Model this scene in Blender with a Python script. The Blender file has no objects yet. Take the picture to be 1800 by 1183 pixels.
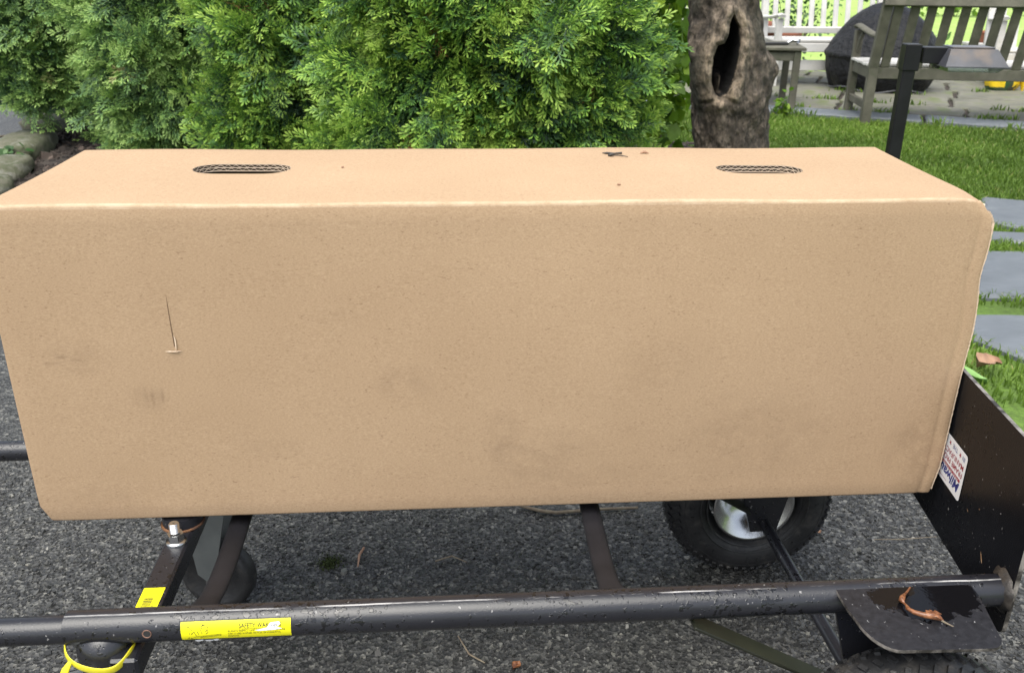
import bpy, math, random
import numpy as np
from mathutils import Vector, Matrix
from mathutils.geometry import delaunay_2d_cdt

random.seed(7)
RNG = np.random.default_rng(11)
SC = bpy.context.scene
COL = SC.collection
PI = math.pi

# ------------------------------------------------------------------ camera
F_PX, PITCH, ROLL = 1567.9, 0.3941, 0.0111
cam_d = bpy.data.cameras.new("camera")
cam = bpy.data.objects.new("camera", cam_d)
COL.objects.link(cam)
SC.camera = cam
cam_d.sensor_fit = 'HORIZONTAL'
cam_d.sensor_width = 36.0
cam_d.lens = 36.0 * F_PX / 1800.0
cam_d.clip_start, cam_d.clip_end = 0.02, 400
_right = Vector((1, 0, 0)); _fwd = Vector((0, math.cos(PITCH), -math.sin(PITCH))); _up = Vector((0, math.sin(PITCH), math.cos(PITCH)))
_c, _s = math.cos(ROLL), math.sin(ROLL)
_r2 = _right * _c + _up * _s; _u2 = _up * _c - _right * _s
cam.matrix_world = Matrix(((_r2.x, _u2.x, -_fwd.x, 0), (_r2.y, _u2.y, -_fwd.y, 0), (_r2.z, _u2.z, -_fwd.z, 1.0), (0, 0, 0, 1)))
cam_d.dof.use_dof = True
cam_d.dof.focus_distance = 1.28
cam_d.dof.aperture_fstop = cam_d.lens / 2.7

# ------------------------------------------------------------------ light
SUN_EL, SUN_AZ = math.radians(66), math.radians(205)      # azimuth clockwise from +Y
world = bpy.data.worlds.new("World"); SC.world = world; world.use_nodes = True
wn = world.node_tree.nodes; wl = world.node_tree.links
bg = wn["Background"]
sky = wn.new("ShaderNodeTexSky"); sky.sky_type = 'NISHITA'; sky.sun_disc = False
sky.sun_elevation = SUN_EL; sky.sun_rotation = SUN_AZ; sky.dust_density = 3.0; sky.air_density = 1.0
hs = wn.new("ShaderNodeHueSaturation"); hs.inputs['Saturation'].default_value = 0.5
wl.new(sky.outputs[0], hs.inputs['Color']); wl.new(hs.outputs[0], bg.inputs['Color'])
bg.inputs['Strength'].default_value = 0.10
sun_d = bpy.data.lights.new("sun", 'SUN'); sun_d.energy = 1.5; sun_d.angle = math.radians(60); sun_d.color = (1, 0.98, 0.89)
sun = bpy.data.objects.new("sun", sun_d); COL.objects.link(sun)
_sd = Vector((math.sin(SUN_AZ) * math.cos(SUN_EL), math.cos(SUN_AZ) * math.cos(SUN_EL), math.sin(SUN_EL)))
sun.rotation_euler = _sd.to_track_quat('Z', 'Y').to_euler()
sun.location = _sd * 20
vs = SC.view_settings
vs.view_transform = 'Standard'; vs.look = 'None'; vs.gamma = 1.0; vs.use_curve_mapping = False
vs.exposure = 1.43

# ------------------------------------------------------------------ helpers
def vnoise(P, seed=0):
    """vectorised value noise, roughly -1..1"""
    P = np.asarray(P, float); I = np.floor(P).astype(np.int64); fr = P - I; fr = fr * fr * (3 - 2 * fr)
    out = np.zeros(P.shape[0])
    for dx in (0, 1):
        for dy in (0, 1):
            for dz in (0, 1):
                h = ((I[:, 0] + dx) * 374761393 + (I[:, 1] + dy) * 668265263 + (I[:, 2] + dz) * 2147483647 + seed * 1013904223) & 0xFFFFFFFF
                h = ((h ^ (h >> 13)) * 1274126177) & 0xFFFFFFFF
                h = (h ^ (h >> 16)) & 0xFFFF
                w = (fr[:, 0] if dx else 1 - fr[:, 0]) * (fr[:, 1] if dy else 1 - fr[:, 1]) * (fr[:, 2] if dz else 1 - fr[:, 2])
                out += w * (h / 32767.5 - 1)
    return out

def fbm(P, oct=3, seed=0):
    P = np.asarray(P, float); a = 1.0; o = np.zeros(P.shape[0])
    for k in range(oct):
        o += a * vnoise(P * 2 ** k, seed + k * 17); a *= 0.5
    return o

class MB:
    """collects verts and faces (with material slots) for ONE mesh object"""
    def __init__(s): s.v = []; s.f = []; s.m = []; s.sm = []
    def add(s, V, Fs, mi=0, smooth=False, M=None):
        n = len(s.v)
        for p in V:
            p = Vector(p)
            s.v.append(M @ p if M is not None else p)
        for f in Fs:
            s.f.append([i + n for i in f]); s.m.append(mi); s.sm.append(smooth)
    def box(s, c, d, mi=0, M=None, bev=0.0, taper=None):
        x, y, z = (q / 2 for q in d)
        b = min(bev, x * .9, y * .9, z * .9)
        R = Matrix.Translation(Vector(c)) @ (M if M is not None else Matrix())
        if b <= 0:
            V = [(sx * x, sy * y, sz * z) for sx in (-1, 1) for sy in (-1, 1) for sz in (-1, 1)]
            s.add(V, [(0, 1, 3, 2), (4, 6, 7, 5), (0, 4, 5, 1), (2, 3, 7, 6), (0, 2, 6, 4), (1, 5, 7, 3)], mi, False, R)
            return
        V = []; idx = {}
        for sx in (-1, 1):
            for sy in (-1, 1):
                for sz in (-1, 1):
                    for ax in range(3):
                        p = [sx * (x - b), sy * (y - b), sz * (z - b)]
                        p[ax] = (sx * x, sy * y, sz * z)[ax]
                        idx[sx, sy, sz, ax] = len(V); V.append(p)
        Fs = []
        def quad(*k): Fs.append([idx[q] for q in k])
        for ax in range(3):
            for sg in (-1, 1):
                o = [(-1, -1), (1, -1), (1, 1), (-1, 1)]
                ks = []
                for (p, q) in o:
                    t = [0, 0, 0]; t[ax] = sg; t[(ax + 1) % 3] = p; t[(ax + 2) % 3] = q
                    ks.append((*t, ax))
                if sg < 0: ks.reverse()
                quad(*ks)
        for ax in range(3):
            a1, a2 = (ax + 1) % 3, (ax + 2) % 3
            for p in (-1, 1):
                for q in (-1, 1):
                    def k(e, face):
                        t = [0, 0, 0]; t[ax] = e; t[a1] = p; t[a2] = q
                        return (*t, face)
                    ks = [k(-1, a1), k(1, a1), k(1, a2), k(-1, a2)]
                    if p * q > 0: ks.reverse()
                    quad(*ks)
        for sx in (-1, 1):
            for sy in (-1, 1):
                for sz in (-1, 1):
                    ks = [(sx, sy, sz, 0), (sx, sy, sz, 1), (sx, sy, sz, 2)]
                    if sx * sy * sz < 0: ks.reverse()
                    quad(*ks)
        s.add(V, Fs, mi, False, R)
    def bar(s, p, q, w, h, mi=0, bev=0.002, up=(0, 0, 1)):
        """rectangular bar from p to q; w is across, h along 'up'"""
        p = Vector(p); q = Vector(q); d = q - p; L = d.length; x = d / L
        z = Vector(up)
        if abs(z.normalized().dot(x)) > .98: z = Vector((0, 1, 0)) if abs(x.y) < .9 else Vector((1, 0, 0))
        z = (z - x * z.dot(x)).normalized(); y = z.cross(x)
        R = Matrix((x, y, z)).transposed().to_4x4()
        s.box((p + q) / 2, (L, w, h), mi, R, bev)
    def tube(s, pts, r, seg=16, mi=0, caps=True, flat=None, smooth=True, up=None):
        pts = [Vector(p) for p in pts]; n = len(pts)
        rr = r if isinstance(r, (list, tuple)) else [r] * n
        V = []; Fs = []
        t0 = (pts[1] - pts[0]).normalized()
        u = Vector(up) if up else (Vector((0, 0, 1)) if abs(t0.z) < .9 else Vector((1, 0, 0)))
        for i in range(n):
            t = (pts[min(i + 1, n - 1)] - pts[max(i - 1, 0)]).normalized()
            u = (u - t * u.dot(t)).normalized(); w = t.cross(u)
            ru, rw = (rr[i], rr[i]) if not isinstance(rr[i], tuple) else rr[i]
            for k in range(seg):
                a = 2 * PI * k / seg
                V.append(pts[i] + u * (ru * math.cos(a)) + w * (rw * math.sin(a)))
        for i in range(n - 1):
            for k in range(seg):
                k2 = (k + 1) % seg
                Fs.append((i * seg + k, i * seg + k2, (i + 1) * seg + k2, (i + 1) * seg + k))
        s.add(V, Fs, mi, smooth)
        if caps:
            s.add(V[:seg], [list(range(seg))[::-1]], mi); s.add(V[-seg:], [list(range(seg))], mi)
    def lathe(s, prof, seg=48, mi=0, M=None, smooth=True, warp=None, close=False):
        """prof: list of (radius, height) about local Z"""
        V = []; Fs = []; n = len(prof)
        for (r, h) in prof:
            for k in range(seg):
                a = 2 * PI * k / seg
                rr, hh = (r, h) if warp is None else warp(r, h, a)
                V.append((rr * math.cos(a), rr * math.sin(a), hh))
        for i in range(n if close else n - 1):
            j = (i + 1) % n
            for k in range(seg):
                k2 = (k + 1) % seg
                Fs.append((i * seg + k, i * seg + k2, j * seg + k2, j * seg + k))
        s.add(V, Fs, mi, smooth, M)
    def prism(s, poly, h0, h1, mi=0, M=None):
        n = len(poly)
        V = [(x, y, h0) for x, y in poly] + [(x, y, h1) for x, y in poly]
        Fs = [list(range(n))[::-1], list(range(n, 2 * n))] + [(i, (i + 1) % n, n + (i + 1) % n, n + i) for i in range(n)]
        s.add(V, Fs, mi, False, M)
    def build(s, name, mats, parent=None, loc=None):
        me = bpy.data.meshes.new(name)
        me.from_pydata([tuple(p) for p in s.v], [], s.f)
        me.polygons.foreach_set('material_index', s.m); me.polygons.foreach_set('use_smooth', s.sm)
        for m in (mats if isinstance(mats, (list, tuple)) else [mats]): me.materials.append(m)
        me.update()
        return link(name, me, parent, loc)

def link(name, me, parent=None, loc=None):
    o = bpy.data.objects.new(name, me); COL.objects.link(o)
    if parent: o.parent = parent
    if loc is not None: o.location = loc
    return o

def fast_mesh(name, V, Q, mat, tint=None, smooth=False, parent=None, k=4):
    """big meshes: V (n,3) floats, Q (m,k) indices"""
    me = bpy.data.meshes.new(name)
    V = np.asarray(V, np.float32); Q = np.asarray(Q, np.int32)
    me.vertices.add(len(V)); me.vertices.foreach_set('co', V.ravel())
    me.loops.add(Q.size); me.loops.foreach_set('vertex_index', Q.ravel())
    me.polygons.add(len(Q)); me.polygons.foreach_set('loop_start', np.arange(0, Q.size, Q.shape[1], dtype=np.int32))
    me.polygons.foreach_set('use_smooth', np.full(len(Q), smooth))
    if tint is not None:
        at = me.attributes.new('tint', 'FLOAT', 'POINT'); at.data.foreach_set('value', np.asarray(tint, np.float32))
    me.materials.append(mat); me.update(calc_edges=True); me.validate()
    return link(name, me, parent)

def tag(o, label=None, cat=None, group=None, kind=None):
    if label: o['label'] = label
    if cat: o['category'] = cat
    if group: o['group'] = group
    if kind: o['kind'] = kind
    return o

def thing(name, label, cat, loc=(0, 0, 0), rz=0.0, group=None):
    o = bpy.data.objects.new(name, None); COL.objects.link(o); o.empty_display_size = .1
    o.location = loc; o.rotation_euler = (0, 0, rz)
    return tag(o, label, cat, group)

def copy_tree(o, parent=None):
    c = o.copy(); COL.objects.link(c)
    if parent: c.parent = parent
    for ch in list(o.children): copy_tree(ch, c)
    return c

_texts = {}
def text_mesh(body, shear=0.0, bold=0.0):
    """(verts, faces, width) of a word at cap height about 0.7, laid flat"""
    key = (body, shear, bold)
    if key not in _texts:
        cu = bpy.data.curves.new('word', 'FONT'); cu.body = body; cu.size = 1.0; cu.shear = shear; cu.offset = bold
        cu.resolution_u = 3; cu.fill_mode = 'BOTH'
        ob = bpy.data.objects.new('word', cu); COL.objects.link(ob)
        dg = bpy.context.evaluated_depsgraph_get()
        me = ob.evaluated_get(dg).to_mesh()
        V = [tuple(v.co) for v in me.vertices]; Fs = [tuple(p.vertices) for p in me.polygons]
        ob.evaluated_get(dg).to_mesh_clear()
        bpy.data.objects.remove(ob); bpy.data.curves.remove(cu)
        _texts[key] = (V, Fs, max(v[0] for v in V), max(v[1] for v in V))
    return _texts[key]

# ------------------------------------------------------------------ materials
def nodes_of(m):
    m.use_nodes = True
    nt = m.node_tree
    return nt.nodes, nt.links, nt.nodes['Principled BSDF']

def ramp(n, stops, interp='LINEAR'):
    r = n.new('ShaderNodeValToRGB'); cr = r.color_ramp; cr.interpolation = interp
    while len(cr.elements) < len(stops): cr.elements.new(0.5)
    for e, (p, c) in zip(cr.elements, stops):
        e.position = p; e.color = (c, c, c, 1) if isinstance(c, (int, float)) else (*c, 1)
    return r

def noise(n, l, co, scale, detail=4, rough=.6, stretch=None, off=None):
    t = n.new('ShaderNodeTexNoise'); t.inputs['Scale'].default_value = scale; t.inputs['Detail'].default_value = detail; t.inputs['Roughness'].default_value = rough
    if stretch or off:
        mp = n.new('ShaderNodeMapping')
        if stretch: mp.inputs['Scale'].default_value = stretch
        if off: mp.inputs['Location'].default_value = off
        l.new(co, mp.inputs[0]); l.new(mp.outputs[0], t.inputs['Vector'])
    else: l.new(co, t.inputs['Vector'])
    return t

def mixc(n, l, fac, a, b, mode='MIX'):
    m = n.new('ShaderNodeMix'); m.data_type = 'RGBA'; m.blend_type = mode
    for sock, val in ((m.inputs[0], fac), (m.inputs[6], a), (m.inputs[7], b)):
        if hasattr(val, 'is_output'): l.new(val, sock)
        elif isinstance(val, (int, float)): sock.default_value = val
        else: sock.default_value = (*val, 1)
    return m.outputs[2]

def mth(n, l, op, a, b=0.0, clamp=False):
    m = n.new('ShaderNodeMath'); m.operation = op; m.use_clamp = clamp
    for sock, val in ((m.inputs[0], a), (m.inputs[1], b)):
        if hasattr(val, 'is_output'): l.new(val, sock)
        else: sock.default_value = val
    return m.outputs[0]

def bump(n, l, h, strength, dist, normal=None):
    b = n.new('ShaderNodeBump'); b.inputs['Strength'].default_value = strength; b.inputs['Distance'].default_value = dist
    l.new(h, b.inputs['Height'])
    if normal: l.new(normal, b.inputs['Normal'])
    return b.outputs[0]

def pm(name, c1, c2=None, scale=8, rough=.6, bmp=0, bscale=None, metallic=0, stretch=None, spec=.5, lo=.35, hi=.65, dist=.003, c3=None, s3=60, rough2=None):
    """plain procedural material: two colours broken up by noise, fine bump"""
    m = bpy.data.materials.new(name); n, l, p = nodes_of(m)
    tc = n.new('ShaderNodeTexCoord'); co = tc.outputs['Object']
    p.inputs['Roughness'].default_value = rough; p.inputs['Metallic'].default_value = metallic; p.inputs['Specular IOR Level'].default_value = spec
    c2 = c2 or tuple(q * .75 for q in c1)
    t = noise(n, l, co, scale, stretch=stretch)
    r = ramp(n, [(lo, c1), (hi, c2)]); l.new(t.outputs['Fac'], r.inputs[0]); col = r.outputs[0]
    if c3:
        t3 = noise(n, l, co, s3, stretch=stretch); r3 = ramp(n, [(.55, 0.0), (.72, 1.0)]); l.new(t3.outputs['Fac'], r3.inputs[0])
        col = mixc(n, l, r3.outputs[0], col, c3)
    l.new(col, p.inputs['Base Color'])
    if rough2 is not None:
        rr = ramp(n, [(lo, rough), (hi, rough2)]); l.new(t.outputs['Fac'], rr.inputs[0]); l.new(rr.outputs[0], p.inputs['Roughness'])
    if bmp:
        tb = noise(n, l, co, bscale or scale * 6, detail=5, stretch=stretch)
        l.new(bump(n, l, tb.outputs['Fac'], bmp, dist), p.inputs['Normal'])
    return m

def cardboard_mat():
    m = bpy.data.materials.new('kraft_cardboard'); n, l, p = nodes_of(m)
    co = n.new('ShaderNodeTexCoord').outputs['Object']
    fib = noise(n, l, co, 820, 3, .8, stretch=(.38, 1, 1)); big = noise(n, l, co, 5, 3, .55)
    spk = noise(n, l, co, 420, 2, .6, stretch=(.4, 1, 1))
    r = ramp(n, [(.26, (.325, .218, .132)), (.5, (.422, .291, .180)), (.76, (.515, .374, .244))]); l.new(fib.outputs['Fac'], r.inputs[0])
    r2 = ramp(n, [(.35, (.93, .92, .91)), (.7, (1, 1, 1))]); l.new(big.outputs['Fac'], r2.inputs[0])
    col = mixc(n, l, 1.0, r.outputs[0], r2.outputs[0], 'MULTIPLY')
    dk = ramp(n, [(.29, 1.0), (.36, 0.0)]); l.new(spk.outputs['Fac'], dk.inputs[0])
    col = mixc(n, l, mth(n, l, 'MULTIPLY', dk.outputs[0], .5), col, (.2, .12, .07))
    # grubby smudges with shapes of their own: (centre, radii, strength)
    sx = n.new('ShaderNodeSeparateXYZ'); l.new(co, sx.inputs[0])
    sm_0 = noise(n, l, co, 48, 6, .75, stretch=(.7, 1, 1)); sm_n = ramp(n, [(.38, 0.0), (.66, 1.0)]); l.new(sm_0.outputs['Fac'], sm_n.inputs[0])
    for (cx, cz, rx, rz, st) in ((.47, .515, .045, .03, .38), (.595, .43, .03, .05, .42), (.65, .40, .09, .05, .30), (.93, .42, .13, .09, .32), (.70, .36, .2, .035, .22), (1.16, .385, .05, .07, .5), (.08, .555, .05, .03, .30), (.15, .50, .03, .025, .34), (.80, .53, .08, .06, .18), (.06, .345, .07, .03, .2), (.045, .548, .012, .004, .8), (.058, .556, .010, .003, .8), (.072, .552, .010, .003, .7), (.15, .505, .003, .018, .6), (.158, .50, .003, .016, .6), (.17, .503, .0025, .014, .5), (.30, .42, .05, .02, .2), (.39, .60, .04, .03, .14)):
        dx = mth(n, l, 'DIVIDE', mth(n, l, 'SUBTRACT', sx.outputs[0], cx), rx)
        dz = mth(n, l, 'DIVIDE', mth(n, l, 'SUBTRACT', sx.outputs[2], cz - .3205), rz)
        d2 = mth(n, l, 'ADD', mth(n, l, 'MULTIPLY', dx, dx), mth(n, l, 'MULTIPLY', dz, dz))
        g = mth(n, l, 'SUBTRACT', 1.0, d2, True)
        g = mth(n, l, 'MULTIPLY', g, mth(n, l, 'MULTIPLY', sm_n.outputs[0], st * .95))
        col = mixc(n, l, g, col, (.22, .145, .09))
    # scuffed pale paper plus a painted edge highlight along the lid's front fold
    fy = mth(n, l, 'LESS_THAN', sx.outputs[1], .0045); fz = mth(n, l, 'GREATER_THAN', sx.outputs[2], .4175)
    wn_ = noise(n, l, co, 60, 4, .7, stretch=(.5, 1, 1)); wr_ = ramp(n, [(.35, .05), (.65, .6)]); l.new(wn_.outputs['Fac'], wr_.inputs[0])
    col = mixc(n, l, mth(n, l, 'MULTIPLY', mth(n, l, 'MULTIPLY', fy, fz), wr_.outputs[0]), col, (.60, .46, .33))
    l.new(col, p.inputs['Base Color']); p.inputs['Roughness'].default_value = .82; p.inputs['Specular IOR Level'].default_value = .25
    wav = n.new('ShaderNodeTexWave'); wav.wave_type = 'BANDS'; wav.bands_direction = 'X'; wav.inputs['Scale'].default_value = 40; wav.inputs['Distortion'].default_value = .3
    l.new(co, wav.inputs['Vector'])
    nb = bump(n, l, wav.outputs['Fac'], .035, .002)
    l.new(bump(n, l, fib.outputs['Fac'], .3, .0006, nb), p.inputs['Normal'])
    return m

def paint_mat(name, worn_top=False, wet=0.35, base=.014, spec=.6):
    """black powder coat, beaded water, pale worn streak along the top of a rail"""
    m = bpy.data.materials.new(name); n, l, p = nodes_of(m)
    tc = n.new('ShaderNodeTexCoord'); co = tc.outputs['Object']
    t = noise(n, l, co, 9, 4); r = ramp(n, [(.3, (base * .7, base * .72, base)), (.7, (base * 1.35, base * 1.4, base * 1.75))]); l.new(t.outputs['Fac'], r.inputs[0])
    col = r.outputs[0]
    w = noise(n, l, co, 150, 2, .5); clump = noise(n, l, co, 9, 2, .5, off=(3, 1, 7))
    wsum = mth(n, l, 'ADD', mth(n, l, 'MULTIPLY', w.outputs['Fac'], .55), mth(n, l, 'MULTIPLY', clump.outputs['Fac'], .45))
    wr = ramp(n, [(.595 - wet * .05, 0.0), (.61 - wet * .05, 1.0)]); l.new(wsum, wr.inputs[0])
    col = mixc(n, l, mth(n, l, 'MULTIPLY', wr.outputs[0], .9), col, (.004, .004, .005))
    rgh = ramp(n, [(0, .31), (1, .06)]); l.new(wr.outputs[0], rgh.inputs[0])
    sp = noise(n, l, co, 170, 2, .5, off=(5, 5, 5)); spr = ramp(n, [(.71, 0.0), (.74, 1.0)]); l.new(sp.outputs['Fac'], spr.inputs[0])
    col = mixc(n, l, mth(n, l, 'MULTIPLY', spr.outputs[0], .6), col, (.34, .33, .32))
    if worn_top:
        sx = n.new('ShaderNodeSeparateXYZ'); l.new(co, sx.inputs[0])
        wob = noise(n, l, co, 5, 4, .7); wz = mth(n, l, 'MULTIPLY', mth(n, l, 'SUBTRACT', wob.outputs['Fac'], .5), .004)
        # a scraped line a little on the camera side of the crown of the tube
        d = mth(n, l, 'ABSOLUTE', mth(n, l, 'ADD', mth(n, l, 'ADD', sx.outputs[1], .0035), wz))
        up = mth(n, l, 'GREATER_THAN', sx.outputs[2], 0.0)
        lr = ramp(n, [(0.0, 1.0), (.06, .85), (.13, 0.0)]); l.new(mth(n, l, 'MULTIPLY', d, 100), lr.inputs[0])
        br = noise(n, l, co, 30, 5, .75, stretch=(.25, 2, 1)); bl = ramp(n, [(.43, 0.0), (.60, .9)]); l.new(br.outputs['Fac'], bl.inputs[0])
        fac = mth(n, l, 'MULTIPLY', mth(n, l, 'MULTIPLY', lr.outputs[0], bl.outputs[0]), up)
        col = mixc(n, l, fac, col, (.55, .54, .53))
    l.new(col, p.inputs['Base Color']); l.new(rgh.outputs[0], p.inputs['Roughness']); p.inputs['Specular IOR Level'].default_value = spec
    peel = noise(n, l, co, 520, 2, .5)
    nb = bump(n, l, peel.outputs['Fac'], .16, .0012)
    l.new(bump(n, l, wr.outputs[0], .35, .0015, nb), p.inputs['Normal'])
    return m

def tint_mat(name, stops, rough=.6, trans=0.0, spec=.4):
    """colour from the 'tint' attribute each piece carries"""
    m = bpy.data.materials.new(name); n, l, p = nodes_of(m)
    a = n.new('ShaderNodeAttribute'); a.attribute_name = 'tint'
    r = ramp(n, stops); l.new(a.outputs['Fac'], r.inputs[0])
    l.new(r.outputs[0], p.inputs['Base Color']); p.inputs['Roughness'].default_value = rough; p.inputs['Specular IOR Level'].default_value = spec
    if trans:
        tr = n.new('ShaderNodeBsdfTranslucent'); l.new(r.outputs[0], tr.inputs['Color'])
        mx = n.new('ShaderNodeMixShader'); mx.inputs[0].default_value = trans
        out = n['Material Output']; l.new(p.outputs[0], mx.inputs[1]); l.new(tr.outputs[0], mx.inputs[2]); l.new(mx.outputs[0], out.inputs['Surface'])
    return m

def asphalt_mat():
    m = bpy.data.materials.new('asphalt'); n, l, p = nodes_of(m)
    co = n.new('ShaderNodeTexCoord').outputs['Object']
    v = n.new('ShaderNodeTexVoronoi'); v.inputs['Scale'].default_value = 150; l.new(co, v.inputs['Vector'])
    big = noise(n, l, co, 2.2, 4)
    sv = n.new('ShaderNodeSeparateColor'); l.new(v.outputs['Color'], sv.inputs[0])
    r = ramp(n, [(0, (.022, .022, .0215)), (.55, (.048, .048, .0465)), (.9, (.108, .107, .10)), (1, (.20, .195, .175))]); l.new(sv.outputs[0], r.inputs[0])
    r2 = ramp(n, [(.3, (.6, .6, .6)), (.7, (1.1, 1.1, 1.1))]); l.new(big.outputs['Fac'], r2.inputs[0])
    l.new(mixc(n, l, 1.0, r.outputs[0], r2.outputs[0], 'MULTIPLY'), p.inputs['Base Color'])
    p.inputs['Roughness'].default_value = .5
    l.new(bump(n, l, v.outputs['Distance'], .8, .004), p.inputs['Normal'])
    return m

def lawn_mat():
    m = bpy.data.materials.new('lawn_green'); n, l, p = nodes_of(m)
    co = n.new('ShaderNodeTexCoord').outputs['Object']
    a = noise(n, l, co, 1.3, 5, .65); b = noise(n, l, co, 45, 5, .7)
    r = ramp(n, [(.3, (.065, .11, .018)), (.5, (.115, .205, .026)), (.75, (.19, .29, .048))]); l.new(a.outputs['Fac'], r.inputs[0])
    r2 = ramp(n, [(.3, (.5, .5, .5)), (.65, (1.2, 1.2, 1.2))]); l.new(b.outputs['Fac'], r2.inputs[0])
    l.new(mixc(n, l, 1.0, r.outputs[0], r2.outputs[0], 'MULTIPLY'), p.inputs['Base Color']); p.inputs['Roughness'].default_value = .8
    l.new(bump(n, l, b.outputs['Fac'], .9, .02), p.inputs['Normal'])
    return m

def bark_mat(callus=False):
    m = bpy.data.materials.new('callus_bark' if callus else 'grey_bark'); n, l, p = nodes_of(m)
    tc = n.new('ShaderNodeTexCoord'); co = tc.outputs['Object']
    a = noise(n, l, co, 11, 6, .75, stretch=(1, 1, .8)); b = noise(n, l, co, 42, 6, .75, stretch=(1, 1, .6)); c = noise(n, l, co, 3.2, 3)
    r = ramp(n, [(.32, (.034, .028, .022)), (.5, (.105, .083, .063)), (.64, (.24, .192, .147)), (.78, (.40, .335, .275))]); l.new(a.outputs['Fac'], r.inputs[0])
    r2 = ramp(n, [(.38, (.28, .28, .28)), (.6, (1.2, 1.2, 1.2))]); l.new(b.outputs['Fac'], r2.inputs[0])
    col = mixc(n, l, .95, r.outputs[0], r2.outputs[0], 'MULTIPLY')
    rc = ramp(n, [(.5, 0.0), (.6, .5)]); l.new(c.outputs['Fac'], rc.inputs[0])
    col = mixc(n, l, rc.outputs[0], col, (.055, .06, .04))
    if callus:      # pale healed wood round the hollow, near-black shade painted inside it
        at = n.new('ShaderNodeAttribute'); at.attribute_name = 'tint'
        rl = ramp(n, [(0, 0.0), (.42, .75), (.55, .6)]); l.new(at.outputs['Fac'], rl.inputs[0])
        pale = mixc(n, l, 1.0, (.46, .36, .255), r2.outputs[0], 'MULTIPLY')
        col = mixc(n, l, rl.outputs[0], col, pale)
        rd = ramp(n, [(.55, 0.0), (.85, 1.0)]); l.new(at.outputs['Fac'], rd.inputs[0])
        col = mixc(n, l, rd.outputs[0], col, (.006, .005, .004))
    l.new(col, p.inputs['Base Color']); p.inputs['Roughness'].default_value = .9
    l.new(bump(n, l, b.outputs['Fac'], 1.0, .02), p.inputs['Normal'])
    return m

M_CARD = cardboard_mat()
M_CARD_EDGE = pm('torn_cardboard', (.70, .56, .42), (.60, .46, .33), 300, .9)
M_CARD_IN = pm('cardboard_inside', (.17, .105, .06), (.13, .08, .045), 60, .9)  # darker than the outer board: shade of the cavity put into the colour
M_PAINT = paint_mat('black_powder_coat')
M_RAIL = paint_mat('worn_black_rail', True, .45)
M_PLATE = paint_mat('scuffed_black_plate', False, .0, .006, .16)
M_BROWNBAR = pm('brown_black_paint', (.010, .0098, .0115), (.018, .017, .0195), 14, .42, .2, 500, dist=.001, spec=.15)
M_RUBBER = pm('tyre_rubber', (.012, .012, .013), (.028, .028, .029), 22, .55, .25, 160, rough2=.4, c3=(.06, .055, .05), s3=40)
M_ZINC = pm('zinc_steel', (.62, .62, .62), (.45, .46, .46), 12, .22, .1, 60, metallic=1.0)
M_ZINC_DULL = pm('dull_zinc_bracket', (.30, .32, .32), (.22, .24, .24), 10, .42, .1, 80, metallic=.85)
M_YELLOW = pm('yellow_label', (.86, .80, .01), (.82, .76, .01), 20, .4)
M_STRAP = pm('yellow_strap', (.80, .70, .03), (.62, .53, .02), 40, .45)
M_INK = pm('black_ink', (.02, .02, .02), (.03, .03, .02), 50, .5)
M_WHITE = pm('white_label', (.84, .85, .87), (.80, .81, .83), 20, .35)
M_BLUE = pm('blue_print', (.02, .035, .22), (.02, .03, .2), 20, .4)
M_RED = pm('red_print', (.35, .025, .05), (.3, .02, .04), 20, .4)
M_ASPH = asphalt_mat()
M_CHIP = tint_mat('aggregate', [(0, (.020, .020, .0195)), (.4, (.043, .043, .0415)), (.7, (.090, .0895, .083)), (.9, (.17, .166, .148)), (1, (.31, .295, .255))], .42)
M_LAWN = lawn_mat()
M_BLADE = tint_mat('grass_blade', [(0, (.040, .078, .011)), (.4, (.105, .185, .023)), (.8, (.185, .295, .040)), (.93, (.29, .39, .08)), (1, (.30, .24, .12))], .55, .3)
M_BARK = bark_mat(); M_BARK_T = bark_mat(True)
M_HOLLOW = M_BARK
M_FOL = tint_mat('arborvitae_green', [(0, (.012, .030, .016)), (.33, (.036, .088, .038)), (.56, (.090, .205, .042)), (.78, (.24, .41, .06)), (.96, (.36, .52, .09)), (.985, (.24, .12, .05)), (1, (.30, .15, .06))], .5, .22)
M_FOL_HAZE = tint_mat('arborvitae_haze_tint', [(0, (.022, .05, .03)), (.33, (.075, .15, .070)), (.56, (.15, .28, .085)), (.80, (.28, .44, .11)), (.97, (.38, .54, .17)), (1, (.24, .15, .09))], .5, .22)  # cooler, lifted greens: lens haze painted into the leaf colour
M_LEAF = tint_mat('broad_leaf', [(0, (.05, .12, .01)), (.5, (.12, .24, .015)), (1, (.26, .40, .03))], .45, .35)
M_DARKLEAF = tint_mat('dark_leaf', [(0, (.015, .04, .015)), (.5, (.04, .10, .025)), (1, (.10, .2, .05))], .45, .2)
M_STONE = pm('bluestone', (.105, .118, .132), (.150, .165, .182), 4, .55, .5, 26, stretch=(.75, 1.3, 1), c3=(.088, .10, .112), s3=7, dist=.006, rough2=.4)
M_FLAG = pm('mossy_flagstone', (.105, .105, .080), (.175, .168, .132), 4.5, .7, .5, 26, c3=(.105, .130, .042), s3=5, dist=.004)
M_SOIL = pm('dark_mulch', (.03, .024, .02), (.07, .055, .045), 22, .9, .8, 60, dist=.02)
M_TWIG = pm('dry_twig', (.20, .17, .12), (.13, .10, .07), 60, .85)
M_DARKWOOD = pm('weathered_dark_wood', (.075, .071, .052), (.125, .118, .088), 9, .8, .4, 60, stretch=(1, 1, 1), c3=(.07, .075, .045), s3=14)
M_PALEWOOD_SHEEN = pm('silver_grey_wood_and_sky_sheen', (.46, .45, .425), (.58, .565, .54), 7, .75, .3, 50, c3=(.42, .41, .36), s3=14)
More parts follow.
